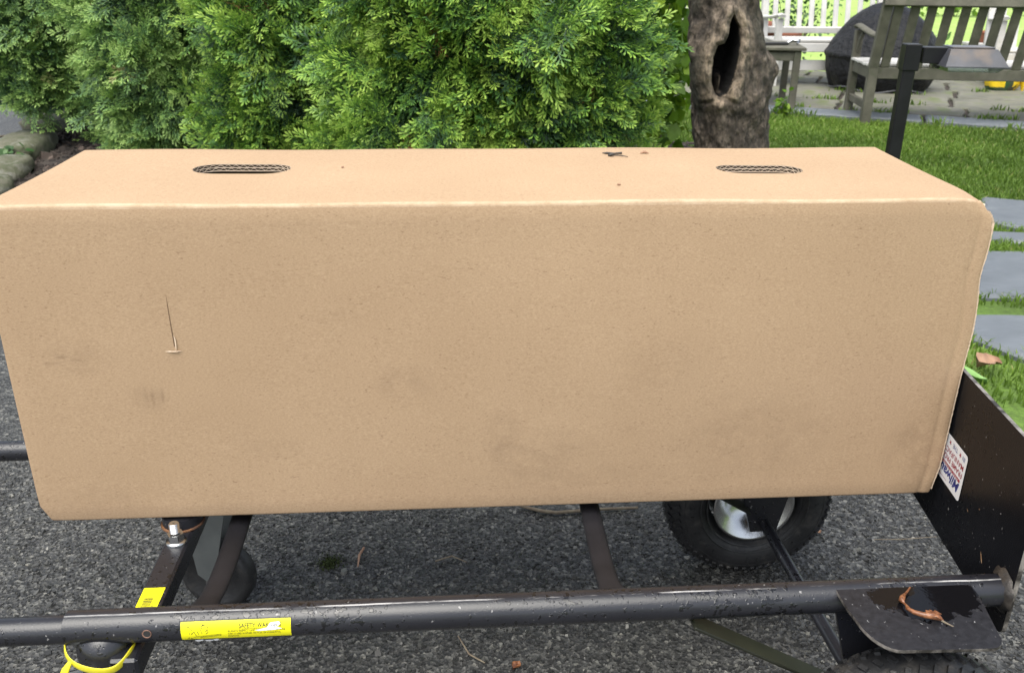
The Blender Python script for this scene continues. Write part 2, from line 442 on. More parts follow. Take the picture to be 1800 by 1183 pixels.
M_COVER = pm('black_vinyl_cover', (.008, .0085, .010), (.017, .0175, .020), 4, .40, .9, 11, dist=.06, rough2=.55, spec=.22)
M_COVER_HEM = pm('grey_hem', (.16, .16, .17), (.1, .1, .11), 12, .5)
M_LAMP = pm('black_lamp_paint', (.005, .005, .0062), (.010, .010, .012), 12, .42, .2, 240, dist=.001, spec=.3)
M_LAMPTOP = pm('faded_lamp_hood', (.05, .052, .060), (.085, .086, .098), 10, .34, .1, 200, c3=(.13, .10, .08), s3=7, dist=.001)
M_TERRA = pm('terracotta', (.30, .11, .06), (.22, .08, .05), 10, .8)
M_BAGY = pm('yellow_plastic_bag', (.78, .56, .02), (.70, .47, .02), 5, .3, .4, 18, dist=.02)
M_BAGD = pm('dark_green_bag_print', (.02, .09, .03), (.05, .04, .03), 7, .35)
M_ROCK = pm('mossy_rock', (.13, .125, .09), (.075, .085, .045), 9, .9, .9, 40, c3=(.20, .195, .165), s3=14, dist=.01)
M_LEAFDRY = pm('dry_leaf', (.36, .22, .14), (.24, .13, .08), 30, .7, .3, 90, dist=.002)
M_PINKLEAF = pm('tan_leaf', (.55, .38, .28), (.44, .28, .2), 30, .7)
M_POD = pm('dry_petal', (.075, .022, .008), (.30, .13, .06), 160, .28, .4, 240, dist=.001)
M_CONCRETE = pm('pale_concrete', (.62, .62, .62), (.70, .70, .70), 4, .6, .2, 40)
M_PLANK = pm('pinkish_board', (.55, .40, .30), (.48, .34, .25), 12, .7)
M_DARK = pm('dark_iron', (.02, .02, .02), (.03, .03, .03), 10, .5)

def glass_mat():
    m = bpy.data.materials.new('lamp_glass'); n, l, p = nodes_of(m)
    co = n.new('ShaderNodeTexCoord').outputs['Object']
    t = noise(n, l, co, 20, 3); r = ramp(n, [(.3, (.55, .62, .52)), (.7, (.75, .80, .72))]); l.new(t.outputs['Fac'], r.inputs[0])
    l.new(r.outputs[0], p.inputs['Base Color'])
    p.inputs['Roughness'].default_value = .12; p.inputs['Transmission Weight'].default_value = .85; p.inputs['IOR'].default_value = 1.45
    return m
M_GLASS = glass_mat()

# ------------------------------------------------------------------ setting: ground
def sheet(name, poly, z, mat, kind='structure', skirt=.03):
    b = MB(); n = len(poly)
    b.add([(x, y, z) for x, y in poly], [list(range(n))])
    o = b.build(name, mat); tag(o, kind=kind); return o

lawn = MB(); lawn.add([(-90, -30, 0), (120, -30, 0), (120, 160, 0), (-90, 160, 0)], [(0, 1, 2, 3)])
lawn = tag(lawn.build('lawn', M_LAWN), 'green lawn running from the driveway edge past the patio', kind='structure')
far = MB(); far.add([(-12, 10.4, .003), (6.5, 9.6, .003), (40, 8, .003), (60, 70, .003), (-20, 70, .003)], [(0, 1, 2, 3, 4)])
tag(far.build('far_lawn', pm('sunlit_far_grass', (.27, .40, .08), (.34, .47, .12), 1.1, .8, .5, 40, dist=.02, c3=(.18, .33, .035), s3=5)), 'bright yellow-green lawn beyond the benches', kind='structure')  # lighter copy of the lawn colour with sunshine painted in
DRIVE = [(-14, -4), (1.62, -4), (1.36, 0.2), (1.27, 1.2), (1.20, 1.72), (1.10, 2.05), (.7, 2.22), (-.4, 2.30), (-1.6, 2.42), (-2.22, 3.0), (-2.40, 4.2), (-2.85, 5.5), (-3.35, 6.9), (-4.2, 9.0), (-14, 9.6)]
driveway = sheet('driveway', DRIVE, .004, M_ASPH)
tag(driveway, 'dark wet asphalt driveway under the cart')
BED = [(.9, 2.23), (1.0, 2.7), (.85, 4.0), (1.3, 4.5), (1.25, 5.4), (-.5, 6.4), (-3.1, 7.0), (-2.95, 5.6), (-2.5, 4.2), (-2.25, 3.0), (-1.62, 2.45), (-.4, 2.33)]
bed = tag(sheet('mulch_bed', BED, .008, M_SOIL), 'dark mulch bed under the evergreens')
walk = tag(sheet('sidewalk', [(-14, 9.66), (-4.35, 9.06), (-5.2, 14.5), (-14, 15.5)], .006, M_CONCRETE), 'pale concrete walk beyond the driveway')

def in_poly(P, poly):
    x, y = P[:, 0], P[:, 1]; ins = np.zeros(len(P), bool); n = len(poly)
    for i in range(n):
        x1, y1 = poly[i]; x2, y2 = poly[(i + 1) % n]
        c = ((y1 > y) != (y2 > y)) & (x < (x2 - x1) * (y - y1) / ((y2 - y1) or 1e-9) + x1); ins ^= c
    return ins
# loose aggregate of the asphalt near the lens
def chips(N, x0, x1, y0, y1, size, seed, test):
    rng = np.random.default_rng(seed)
    P = np.stack([rng.uniform(x0, x1, N), rng.uniform(y0, y1, N), np.full(N, .004)], 1)
    P = P[test(P)]; N = len(P)
    s = size * rng.lognormal(0, .32, N)
    ang = rng.uniform(0, 2 * PI, N)
    k = 5
    th = ang[:, None] + np.arange(k)[None] * 2 * PI / k + rng.normal(0, .22, (N, k))
    asp = rng.uniform(.55, 1.0, N)
    rr = s[:, None] * rng.uniform(.75, 1.15, (N, k))
    lx, ly = np.cos(th) * rr, np.sin(th) * rr * asp[:, None]
    ca, sa = np.cos(ang), np.sin(ang)
    X = lx * ca[:, None] - ly * sa[:, None]; Y = lx * sa[:, None] + ly * ca[:, None]
    tx, ty = rng.normal(0, .22, N), rng.normal(0, .22, N)
    h = s * rng.uniform(.12, .40, N)
    top = np.stack([P[:, :1] + X * .72, P[:, 1:2] + Y * .72, P[:, 2:3] + np.maximum(h[:, None] + X * tx[:, None] + Y * ty[:, None], .0002)], 2)
    bot = np.stack([P[:, :1] + X, P[:, 1:2] + Y, P[:, 2:3] - .003 + 0 * X], 2)
    V = np.concatenate([top, bot], 1).reshape(-1, 3)
    base = (np.arange(N) * 2 * k)[:, None]
    Q = []
    for i in range(k):
        j = (i + 1) % k
        Q.append(np.concatenate([base + k + i, base + k + j, base + j, base + i], 1))
    # top as two quads sharing a diagonal (5-gon = quad + degenerate-free tri as quad)
    Q.append(np.concatenate([base + 0, base + 1, base + 2, base + 3], 1))
    Q = np.concatenate(Q); T = np.concatenate([base + 0, base + 3, base + 4], 1)
    tint = np.repeat(np.clip(rng.beta(1.35, 2.1, N) + .05 * fbm(P * 3, 2, 4), 0, 1), 2 * k)
    return V, Q, T, tint
def near_view(P):
    # keep to the ground in front of, under and left of the cart
    return (P[:, 0] < 1.24) & (P[:, 0] > -1.25 - .2 * P[:, 1]) & ~((P[:, 1] > 1.5) & (P[:, 0] > -.35) & (P[:, 0] < .3))
V, Q, T, tint = chips(82000, -1.7, 1.24, .62, 1.75, .0034, 3, near_view)
def mixed_mesh(name, V, Q, T, mat, tint):
    me = bpy.data.meshes.new(name); V = np.asarray(V, np.float32)
    loops = np.concatenate([Q.ravel(), T.ravel()]).astype(np.int32)
    st = np.concatenate([np.arange(len(Q)) * 4, len(Q) * 4 + np.arange(len(T)) * 3]).astype(np.int32)
    me.vertices.add(len(V)); me.vertices.foreach_set('co', V.ravel()); me.loops.add(len(loops)); me.loops.foreach_set('vertex_index', loops)
    me.polygons.add(len(st)); me.polygons.foreach_set('loop_start', st); me.polygons.foreach_set('use_smooth', np.zeros(len(st), bool))
    at = me.attributes.new('tint', 'FLOAT', 'POINT'); at.data.foreach_set('value', np.asarray(tint, np.float32))
    me.materials.append(mat); me.update(calc_edges=True); me.validate(); return link(name, me)
o = mixed_mesh('asphalt_aggregate', V, Q, T, M_CHIP, tint)
tag(o, 'grey and tan stone chips standing out of the asphalt', kind='stuff')

# mulch chips
V, Q, T, tint = chips(14000, -3.0, 1.2, 2.35, 6.6, .019, 5, lambda P: in_poly(P, BED))
V[:, 2] += .006
M_MULCH = tint_mat('mulch_chip', [(0, (.015, .012, .011)), (.6, (.05, .038, .032)), (1, (.16, .12, .10))], .9)
tag(mixed_mesh('mulch', V, Q, T, M_MULCH, tint), 'dark wood mulch chips under the evergreens', kind='stuff')

# ------------------------------------------------------------------ patio and stepping stones
def slab(poly, z0, h, mat, parent, jit=.012, name='flagstone', bev=.012):
    """stone slab: polygon outline with wobbly chipped edges, rounded arris and slight dome"""
    pts = []
    n = len(poly)
    for i in range(n):
        a, b = Vector(poly[i]), Vector(poly[(i + 1) % n]); L = (b - a).length; k = max(2, int(L / .09))
        for j in range(k): 
            q = a.lerp(b, j / k); pts.append(q + Vector((random.gauss(0, jit * .5), random.gauss(0, jit * .5))))
    c = sum(pts, Vector((0, 0))) / len(pts); m = len(pts)
    tilt = (random.gauss(0, .006), random.gauss(0, .006))
    def zz(p, z): return z + tilt[0] * (p.x - c.x) + tilt[1] * (p.y - c.y)
    b = MB()
    ins = [c + (p - c) * (1 - bev / max((p - c).length, .05)) for p in pts]
    V = [(p.x - c.x, p.y - c.y, z0) for p in pts] + [(p.x - c.x, p.y - c.y, zz(p, z0 + h - bev * .6)) for p in pts] + [(p.x - c.x, p.y - c.y, zz(p, z0 + h)) for p in ins]
    Fs = []
    for r in (0, 1):
        for i in range(m): Fs.append((r * m + i, r * m + (i + 1) % m, (r + 1) * m + (i + 1) % m, (r + 1) * m + i))
    Fs.append(list(range(2 * m, 3 * m)))
    b.add(V, Fs); return b.build(name, mat, parent, (c.x, c.y, 0))

path = bpy.data.objects.new('path', None); COL.objects.link(path); tag(path, 'row of bluestone slabs set in the grass right of the box', kind='structure')
STEP = [
    [(2.20, 4.12), (2.75, 3.98), (2.62, 3.56), (2.08, 3.60), (1.98, 3.72)],
    [(1.90, 3.55), (2.35, 3.50), (2.28, 3.36), (1.82, 3.42)],
    [(1.66, 3.26), (2.30, 3.24), (2.12, 2.75), (1.36, 2.755)],
    [(1.30, 2.56), (1.40, 2.59), (1.66, 2.57), (1.74, 2.30), (1.46, 2.16), (1.36, 2.36)],
    [(1.62, 2.02), (2.0, 2.1), (2.1, 1.7), (1.7, 1.62)],
]
for i, pl in enumerate(STEP): slab(pl, 0, .022 if i != 1 else .018, M_STONE, path, .022, bev=.018)

patio = sheet('patio', [(-.5, 7.72), (1.93, 6.66), (3.43, 6.03), (6.4, 4.75), (7.6, 7.6), (5.2, 9.0), (3.6, 9.55), (.6, 10.2)], .005, M_SOIL)
tag(patio, 'flagstone patio with weedy joints under the wooden benches')
U = Vector((.9218, -.3877)); W_ = Vector((.3877, .9218)); P0 = Vector((1.925, 6.66))
vv = .0; rows = [.34, .52, .62, .5, .6, .45]
for ri, dv in enumerate(rows):
    uu = -2.5 + random.uniform(0, .4)
    while uu < 4.3:
        du = random.uniform(.55, 1.25) if ri else random.uniform(.7, 1.3)
        g = .018
        sk = random.uniform(-.012, .012)
        q = [P0 + U * (uu + g) + W_ * (vv + g), P0 + U * (uu + du - g) + W_ * (vv + g), P0 + U * (uu + du - g + sk) + W_ * (vv + dv - g), P0 + U * (uu + g + sk) + W_ * (vv + dv - g)]
        slab(q, .005, .028 + random.uniform(-.004, .004), M_STONE if ri == 0 else (M_FLAG), patio, .012)
        uu += du
    vv += dv

# ------------------------------------------------------------------ grass
def blades(name, P, h, w, mat, label, seed, dry=.05, parent=None):
    rng = np.random.default_rng(seed); N = len(P)
    hh = h * rng.uniform(.45, 1.25, N); a = rng.uniform(0, 2 * PI, N); ww = w * rng.uniform(.7, 1.3, N)
    lean = rng.uniform(.1, .9, N) * hh; la = rng.uniform(0, 2 * PI, N)
    dx, dy = np.cos(a) * ww, np.sin(a) * ww; lx, ly = np.cos(la) * lean, np.sin(la) * lean
    def pt(sx, f, fz, k): return np.stack([P[:, 0] + dx * sx * k + lx * f, P[:, 1] + dy * sx * k + ly * f, P[:, 2] + hh * fz], 1)
    V = np.stack([pt(-1, 0, 0, 1), pt(1, 0, 0, 1), pt(1, .35, .62, .8), pt(-1, .35, .62, .8), pt(.12, 1, .95, 1), pt(-.12, 1, .95, 1)], 1).reshape(-1, 3)
    b = (np.arange(N) * 6)[:, None]
    Q = np.concatenate([b + np.array([[0, 1, 2, 3]]), b + np.array([[3, 2, 4, 5]])])
    t = np.clip(.48 + .22 * fbm(P * 1.6, 2, 9) + rng.normal(0, .13, N), 0, .92); t[rng.random(N) < dry] = rng.uniform(.93, 1)
    tt = np.repeat(t, 6).reshape(N, 6); tt[:, :2] *= .6
    o = fast_mesh(name, V, Q, mat, tt.ravel(), parent=parent)
    return tag(o, label, kind='stuff')
N = 135000
P = np.stack([RNG.uniform(.85, 4.2, N), RNG.uniform(1.75, 6.75, N), np.zeros(N)], 1)
ok = (P[:, 0] < .9 + .62 * (P[:, 1] - .9)) & ~in_poly(P, DRIVE) & ~in_poly(P, BED)
edge = (P[:, 0] - 1.925) * .3877 + (P[:, 1] - 6.66) * .9218
ok &= edge < .0
for pl in STEP:
    c = np.mean(pl, 0); ok &= ~in_poly(P, [tuple(c + (np.array(q) - c) * (.90 + .05 * math.sin(7 * q[0]))) for q in pl])
bare = fbm(P * 2.3, 2, 31)
ok &= (bare < .45 + .25 * (P[:, 1] - 2.2)) & (RNG.random(N) < np.clip(.35 + .9 * (P[:, 1] - 1.9), .4, 1))
P = P[ok]
blades('grass', P, .034, .0026, M_BLADE, 'mown green grass between the patio and the stepping stones', 21, .04)
# weeds and moss in the patio joints
Wp = []
for k in range(60):
    u = random.uniform(-1.2, 3.4); r = random.choice([.34, .86, 1.48, 1.98, .0, .34, .86])
    c = P0 + U * u + W_ * r
    for j in range(24): Wp.append((c.x + random.gauss(0, .05), c.y + random.gauss(0, .03), .02))
blades('weeds', np.array(Wp), .05, .006, M_BLADE, 'small green weeds growing in the patio joints', 33, .03)

# ------------------------------------------------------------------ evergreens
def kite(V, Q, Tn, p, d, n, L, w, t0, t1):
    s = n.cross(d).normalized(); i = len(V)
    V += [tuple(p), tuple(p + d * L * .74 + s * w * .5), tuple(p + d * L), tuple(p + d * L * .74 - s * w * .5)]
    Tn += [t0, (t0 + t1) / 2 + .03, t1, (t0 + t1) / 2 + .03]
    Q.append((i, i + 1, i + 2, i + 3))
def frond(seed, pairs=4):
    """flat fan of scale-leaf fingers, unit length along +X"""
    r = random.Random(seed); V = []; Q = []; T = []
    Z = Vector((0, 0, 1))
    def curve(x): return Vector((x, .10 * math.sin(x * 2.2 + seed), -.22 * x * x))
    for i in range(pairs + 1):
        f = i / pairs; x = .12 + .80 * f; b = curve(x)
        for sg in ((-1, 1) if i < pairs else (0,)):
            ang = sg * (math.radians(46) + r.gauss(0, .12)) * (1 - .25 * f)
            d = Vector((math.cos(ang), math.sin(ang), -.15 + r.gauss(0, .14))).normalized()
            bl = (.46 - .26 * f) * r.uniform(.8, 1.15)
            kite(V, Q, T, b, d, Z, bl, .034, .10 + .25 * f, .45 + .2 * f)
            for g in (.42, .74):
                for s2 in (-1, 1):
                    a2 = ang + s2 * (math.radians(40) + r.gauss(0, .15))
                    d2 = Vector((math.cos(a2), math.sin(a2), -.1 + r.gauss(0, .22))).normalized()
                    kite(V, Q, T, b + d * bl * g, d2, Z,   .19 * r.uniform(.75, 1.25), .050, .30 + .3 * f, .72 + .2 * f)
            kite(V, Q, T, b + d * bl * .8, d, Z, .2 * r.uniform(.8, 1.2), .052, .45 + .25 * f, .9)
    kite(V, Q, T, Vector((0, 0, 0)), (curve(.6) - curve(0)).normalized(), Z, .7, .03, .05, .3)
    return np.array(V), np.array(Q), np.array(T)
FRONDS = [frond(s) for s in range(6)]

def conifer(name, label, cx, cy, R, H, zlo, mat, n_clump, per, size, seed, group, stop_y=None):
    rng = np.random.default_rng(seed)
    root = thing(name, label, 'shrub', (cx, cy, 0), 0, group)
    dirs, poss, tl, sc, nrm = [], [], [], [], []
    for c in range(n_clump):
        inner = rng.random() < .28
        # more clumps low and on the side facing the drive
        while True:
            th = rng.uniform(0, 2 * PI); z = zlo + (H - zlo) * rng.random() ** 1.35
            facing = .5 - .5 * math.sin(th)
            if rng.random() < .2 + .8 * facing and rng.random() < (1.0 if z < 1.05 else .35): break
        f = (z - zlo) / (H - zlo)
        prof = R * (min(1, .72 + 1.6 * f) if f < .2 else 1.0) * max(.12, (1 - max(0, f - .45) / .55 * .85))
        lump = 1 + .09 * math.sin(3.3 * th + seed + 2 * z) + .08 * math.sin(5 * z * 2 + 2 * th + seed * 2)
        rad = prof * lump * (rng.uniform(.62, .8) if inner else rng.uniform(.84, 1.06))
        o = np.array([math.cos(th), math.sin(th), 0.0])
        base = o * max(rad - size * .75, .02) + np.array([0, 0, z])
        ct = rng.normal(0, .16) - (.32 if inner else 0)  # inner clumps tinted darker: shade of the gaps put into the colour
        cd = o * .8 + np.array([0, 0, rng.uniform(-.35, .45)]) + rng.normal(0, .28, 3)
        for k in range(per):
            d = cd + rng.normal(0, .48, 3) + np.array([0, 0, -.12]); d /= np.linalg.norm(d)
            nn = o * .75 + np.array([0, 0, .55]) + rng.normal(0, .45, 3)
            nn -= d * nn.dot(d); nn /= np.linalg.norm(nn)
            poss.append(base + rng.normal(0, size * .28, 3)); dirs.append(d); nrm.append(nn)
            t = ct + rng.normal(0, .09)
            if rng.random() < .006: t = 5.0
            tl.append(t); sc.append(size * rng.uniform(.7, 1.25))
    D = np.array(dirs); Nn = np.array(nrm); Y = np.cross(Nn, D); Pp = np.array(poss); S = np.array(sc); TL = np.array(tl)
    Pp[:, 2] = np.maximum(Pp[:, 2], .05)
    Vs, Qs, Ts = [], [], []; off = 0
    which = rng.integers(0, len(FRONDS), len(D))
    for w in range(len(FRONDS)):
        m = which == w; v, q, t = FRONDS[w]; k = m.sum()
        if not k: continue
        Rm = np.stack([D[m], Y[m], Nn[m]], 2)
        VV = np.einsum('nij,vj->nvi', Rm, v) * S[m][:, None, None] + Pp[m][:, None, :]
        Vs.append(VV.reshape(-1, 3)); Qs.append((q[None] + (np.arange(k) * len(v))[:, None, None]).reshape(-1, 4) + off)
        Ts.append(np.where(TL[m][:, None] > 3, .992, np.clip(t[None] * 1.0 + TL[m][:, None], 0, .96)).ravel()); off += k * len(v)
    Vall = np.concatenate(Vs); Vall[:, 2] = np.maximum(Vall[:, 2], .012)
    fo = fast_mesh('foliage', Vall, np.concatenate(Qs), mat, np.concatenate(Ts), parent=root); tag(fo, kind='stuff')
    st = MB()
    st.tube([(0, 0, 0), (.01, .01, H * .5), (0, 0, H * .96)], [.045, .03, .006], 10)
    for k in range(26):
        th = rng.uniform(0, 2 * PI); z = zlo + (H * .85 - zlo) * rng.random(); L = R * .75 * max(.2, 1 - z / H)
        st.tube([(0, 0, z), (math.cos(th) * L * .5, math.sin(th) * L * .5, z + .06), (math.cos(th) * L, math.sin(th) * L, z + .05)], [.012, .008, .003], 6)
    st.build('trunk', M_BARK, root)
    return root
G = 'arborvitae shrubs behind the box'
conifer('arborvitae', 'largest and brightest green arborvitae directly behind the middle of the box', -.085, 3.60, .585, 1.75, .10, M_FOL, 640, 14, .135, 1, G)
conifer('arborvitae', 'narrow arborvitae between the big bright one and the haze-tinted one', -1.0, 4.2, .40, 1.7, .10, M_FOL, 310, 11, .14, 2, G)
conifer('arborvitae', 'haze-tinted arborvitae behind the left end of the box, right of the mossy rocks', -1.74, 4.7, .42, 1.7, .12, M_FOL_HAZE, 310, 11, .14, 3, G)
conifer('arborvitae', 'haze-tinted arborvitae hanging over the mossy rocks at the far left', -2.62, 5.45, .48, 1.7, .28, M_FOL_HAZE, 320, 11, .14, 4, G)

# broad leaved shrub between evergreen and trunk
def leaf_cloud(root, n, ext, size, mat, seed, name='foliage', off=(0, 0, 0)):
    rng = np.random.default_rng(seed)
    P = rng.normal(0, .5, (n, 3)) * np.array(ext) + np.array([0, 0, ext[2]]) + np.array(off); P[:, 2] = np.maximum(P[:, 2], .03)
    D = rng.normal(0, 1, (n, 3)); D[:, 2] -= .4; D /= np.linalg.norm(D, axis=1)[:, None]
    Nn = rng.normal(0, .6, (n, 3)) + np.array([0, -.4, .8]); Nn -= D * (Nn * D).sum(1)[:, None]; Nn /= np.linalg.norm(Nn, axis=1)[:, None]
    Y = np.cross(Nn, D); s = size * rng.uniform(.6, 1.3, n)[:, None]
    tpl = [(0, 0, 0), (.35, .34, .07), (.75, .24, .04), (1, 0, -.08), (.75, -.24, .04), (.35, -.34, .07), (.5, 0, -.02)]
    V = np.stack([P + (D * a + Y * b + Nn * c) * s for a, b, c in tpl], 1).reshape(-1, 3)
    b = (np.arange(n) * 7)[:, None]
    Q = np.concatenate([b + np.array([[0, 1, 2, 6]]), b + np.array([[6, 2, 3, 4]]), b + np.array([[0, 6, 4, 5]])])
    t = np.repeat(np.clip(rng.beta(2, 2, n), 0, 1), 7)
    return tag(fast_mesh(name, V, Q, mat, t, True, root), kind='stuff')
def bush(name, label, cat, x, y, n, ext, size, mat, seed, group=None, stems=5):
    r = thing(name, label, cat, (x, y, 0), 0, group); leaf_cloud(r, n, ext, size, mat, seed)
    b = MB(); rr = random.Random(seed)
    for k in range(stems):
        a = rr.uniform(0, 2 * PI); e = (math.cos(a) * ext[0] * .5, math.sin(a) * ext[1] * .5, ext[2] * rr.uniform(1.0, 1.6))
        b.tube([(math.cos(a) * .02, math.sin(a) * .02, 0), (e[0] * .5, e[1] * .5, e[2] * .5), e], [.009, .007, .003], 6)
    b.build('stem', M_TWIG, r); return r
bush('leafy_shrub', 'yellow-green broad-leaved shrub squeezed between evergreen and tree trunk', 'shrub', .76, 4.75, 620, (.17, .22, .62), .085, M_LEAF, 41)
bush('herb_plant', 'small dark green plant seen between bench slats above the lamp', 'plant', 4.02, 9.35, 60, (.14, .12, .17), .07, M_DARKLEAF, 42, 'plants behind the dark bench')
bush('herb_plant', 'small leafy plant seen just left of the terracotta pot', 'plant', 4.33, 9.55, 60, (.12, .12, .2), .07, M_DARKLEAF, 43, 'plants behind the dark bench')
bush('garden_bush', 'dark stemmed bush growing behind the pale bench', 'bush', 3.05, 10.4, 620, (.55, .25, .42), .05, M_DARKLEAF, 44, None, 14)
bush('weed_clump', 'bright weed clump at the foot of the small side table', 'plant', 1.93, 6.62, 40, (.05, .05, .09), .05, M_LEAF, 45)
for i, (x, y, lb) in enumerate(((8.2, 21, 'round bush at the far lawn edge, left of the other far bushes'), (10.2, 22, 'middle round bush at the far edge of the lawn'), (12.6, 22.5, 'round bush at the far lawn edge, rightmost of the far bushes'))):
    bush('lawn_bush', lb, 'bush', x, y, 260, (.75, .5, .5), .16, M_DARKLEAF if i != 1 else M_LEAF, 60 + i, 'bushes at the far edge of the lawn')

# ------------------------------------------------------------------ hollow tree
def sd_poly(px, pz, poly):
    d = np.full(px.shape, 9.0); ins = np.zeros(px.shape, bool); n = len(poly)
    for i in range(n):
        ax, az = poly[i]; bx, bz = poly[(i + 1) % n]; ex, ez = bx - ax, bz - az
        t = np.clip(((px - ax) * ex + (pz - az) * ez) / (ex * ex + ez * ez), 0, 1)
        d = np.minimum(d, np.hypot(px - ax - t * ex, pz - az - t * ez))
        c = ((az > pz) != (bz > pz)) & (px < (bx - ax) * (pz - az) / ((bz - az) or 1e-9) + ax); ins ^= c
    return np.where(ins, d, -d)
def hollow_tree():
    TX, TY = 1.005, 4.06
    root = thing('hollow_tree', 'grey barked tree trunk with a dark almond-shaped hollow', 'tree', (TX, TY, 0))
    nt, nz, H = 340, 400, 2.5
    zz = np.concatenate([np.linspace(0, .95, 340), np.linspace(.955, H, 60)])
    th = np.linspace(0, 2 * PI, nt, endpoint=False)
    # denser at the front (theta = -pi/2)
    th = th - .5 * np.cos(th)
    Tg, Zg = np.meshgrid(th, zz); Tg = Tg.ravel(); Zg = Zg.ravel()
    rad = .158 + .012 * np.exp(-((Zg - .55) / .25) ** 2) + .05 * np.exp(-Zg / .09) - .012 * np.exp(-((Zg - .95) / .2) ** 2)
    cx = -.125 * np.clip(Zg / .87, 0, 3) ** 1.15
    cx = np.where(Zg > 1.1, -.125 * (1.1 / .87) ** 1.15 - .10 * (Zg - 1.1), cx)
    ux, uy = np.cos(Tg), np.sin(Tg)
    P3 = np.stack([ux * .16, uy * .16, Zg], 1)
    rad += .018 * fbm(P3 * np.array([8, 8, 6]), 3, 5) + .009 * fbm(P3 * np.array([34, 34, 20]), 3, 8)
    rad += .020 * np.exp(-((Tg - 3.95) / .35) ** 2 - ((Zg - .56) / .14) ** 2)
    rad += .010 * np.sin(3 * Tg + 1 + 2 * Zg)
    # knob on the right flank
    k = np.exp(-(((Tg - .0 + 2 * PI * (Tg > PI) * 0) ** 2) / .085) - ((Zg - .60) / .062) ** 2)
    k2 = np.exp(-(((Tg - 2 * PI) ** 2) / .085) - ((Zg - .60) / .062) ** 2)
    rad += .052 * np.maximum(k, k2)
    X = cx + ux * rad; Y = uy * rad
    wx = X + TX
    # outline of the hollow on the front (world x, z)
    HOL = [(.897, .824), (.934, .772), (.940, .70), (.937, .64), (.926, .565), (.902, .505), (.872, .487), (.852, .503), (.832, .545), (.826, .60), (.828, .655), (.842, .70), (.868, .712), (.880, .735), (.884, .785)]
    d = sd_poly(wx, Zg, HOL); front = uy < -.15
    wob = .003 * fbm(P3 * 28, 2, 3); d = d + wob
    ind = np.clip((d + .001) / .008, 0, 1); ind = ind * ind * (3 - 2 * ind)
    lip = np.exp(-((d + .024) / .026) ** 2)
    push = np.where(front, .24 * ind - np.where(wx > .885, .018, .032) * lip, 0)
    # broken wood left standing in the bottom of the hollow
    stump = np.exp(-((wx - .885) / .016) ** 2) * np.clip((.585 - Zg) / .02, 0, 1) + .8 * np.exp(-((wx - .845) / .012) ** 2) * np.clip((.60 - Zg) / .03, 0, 1)
    push = push - np.where(front, ind * .13 * np.clip(stump, 0, 1), 0)
    Y = Y + push
    # low crease running down-right from the hollow
    Y = Y + np.where(front & (wx < .97), .010 * np.exp(-((Zg - (.488 - .35 * np.abs(wx - .885))) / .010) ** 2) * np.clip((.97 - wx) / .04, 0, 1), 0)
    V = np.stack([X, Y, Zg], 1)
    i = np.arange(nz - 1)[:, None] * nt; j = np.arange(nt)[None]; j2 = (j + 1) % nt
    Q = np.stack([i + j, i + j2, i + nt + j2, i + nt + j], 2).reshape(-1, 4)
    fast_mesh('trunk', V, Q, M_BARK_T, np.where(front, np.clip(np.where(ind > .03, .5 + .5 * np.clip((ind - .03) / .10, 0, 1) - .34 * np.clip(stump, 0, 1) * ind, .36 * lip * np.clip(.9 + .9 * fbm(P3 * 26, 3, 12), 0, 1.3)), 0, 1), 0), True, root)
    b = MB()
    tx = float(cx[-1])
    b.tube([(tx, 0, H - .1), (tx - .25, .1, H + .5), (tx - .45, .1, H + 1.1)], [.10, .075, .04], 14)
    b.build('limb', M_BARK, root)
    b = MB(); b.tube([(tx, 0, H - .1), (tx + .3, .15, H + .45), (tx + .5, .3, H + 1.0)], [.09, .065, .03], 14); b.build('limb', M_BARK, root)
hollow_tree()

# ------------------------------------------------------------------ mossy edging rocks and bits at the far left
def rock(x, y, r, h, label, rz, seed):
    rng = np.random.default_rng(seed); b = MB(); seg, rings = 20, 12
    V = []; Fs = []
    for i in range(rings + 1):
        p = PI * i / rings
        for k in range(seg):
            a = 2 * PI * k / seg; V.append((math.sin(p) * math.cos(a), math.sin(p) * math.sin(a), math.cos(p)))
    V = np.array(V); sgn = np.sign(V) * np.abs(V) ** .75
    V = sgn * np.array([r[0], r[1], h]) * (1 + .16 * fbm(V * 1.6, 3, seed))[:, None]
    for i in range(rings):
        for k in range(seg): Fs.append((i * seg + k, (i + 1) * seg + k, (i + 1) * seg + (k + 1) % seg, i * seg + (k + 1) % seg))
    b.add(V, Fs, 0, True); o = b.build('edging_rock', M_ROCK, None, (x, y, h * .45)); o.rotation_euler = (0, 0, rz)
    return tag(o, label, 'rock', 'mossy rocks edging the mulch bed')
rock(-2.99, 5.78, (.13, .32), .07, 'mossy edging rock half hidden under the hazy far left evergreen', .25, 1)
rock(-2.74, 5.02, (.13, .33), .075, 'long mossy edging rock, middle one of the row at the far left', .27, 2)
rock(-2.53, 4.42, (.11, .22), .06, 'nearest mossy edging rock, grey at its foot, by the box corner', .2, 3)
rock(-2.38, 3.95, (.11, .2), .06, 'edging rock hidden behind the left end of the box', .2, 4)

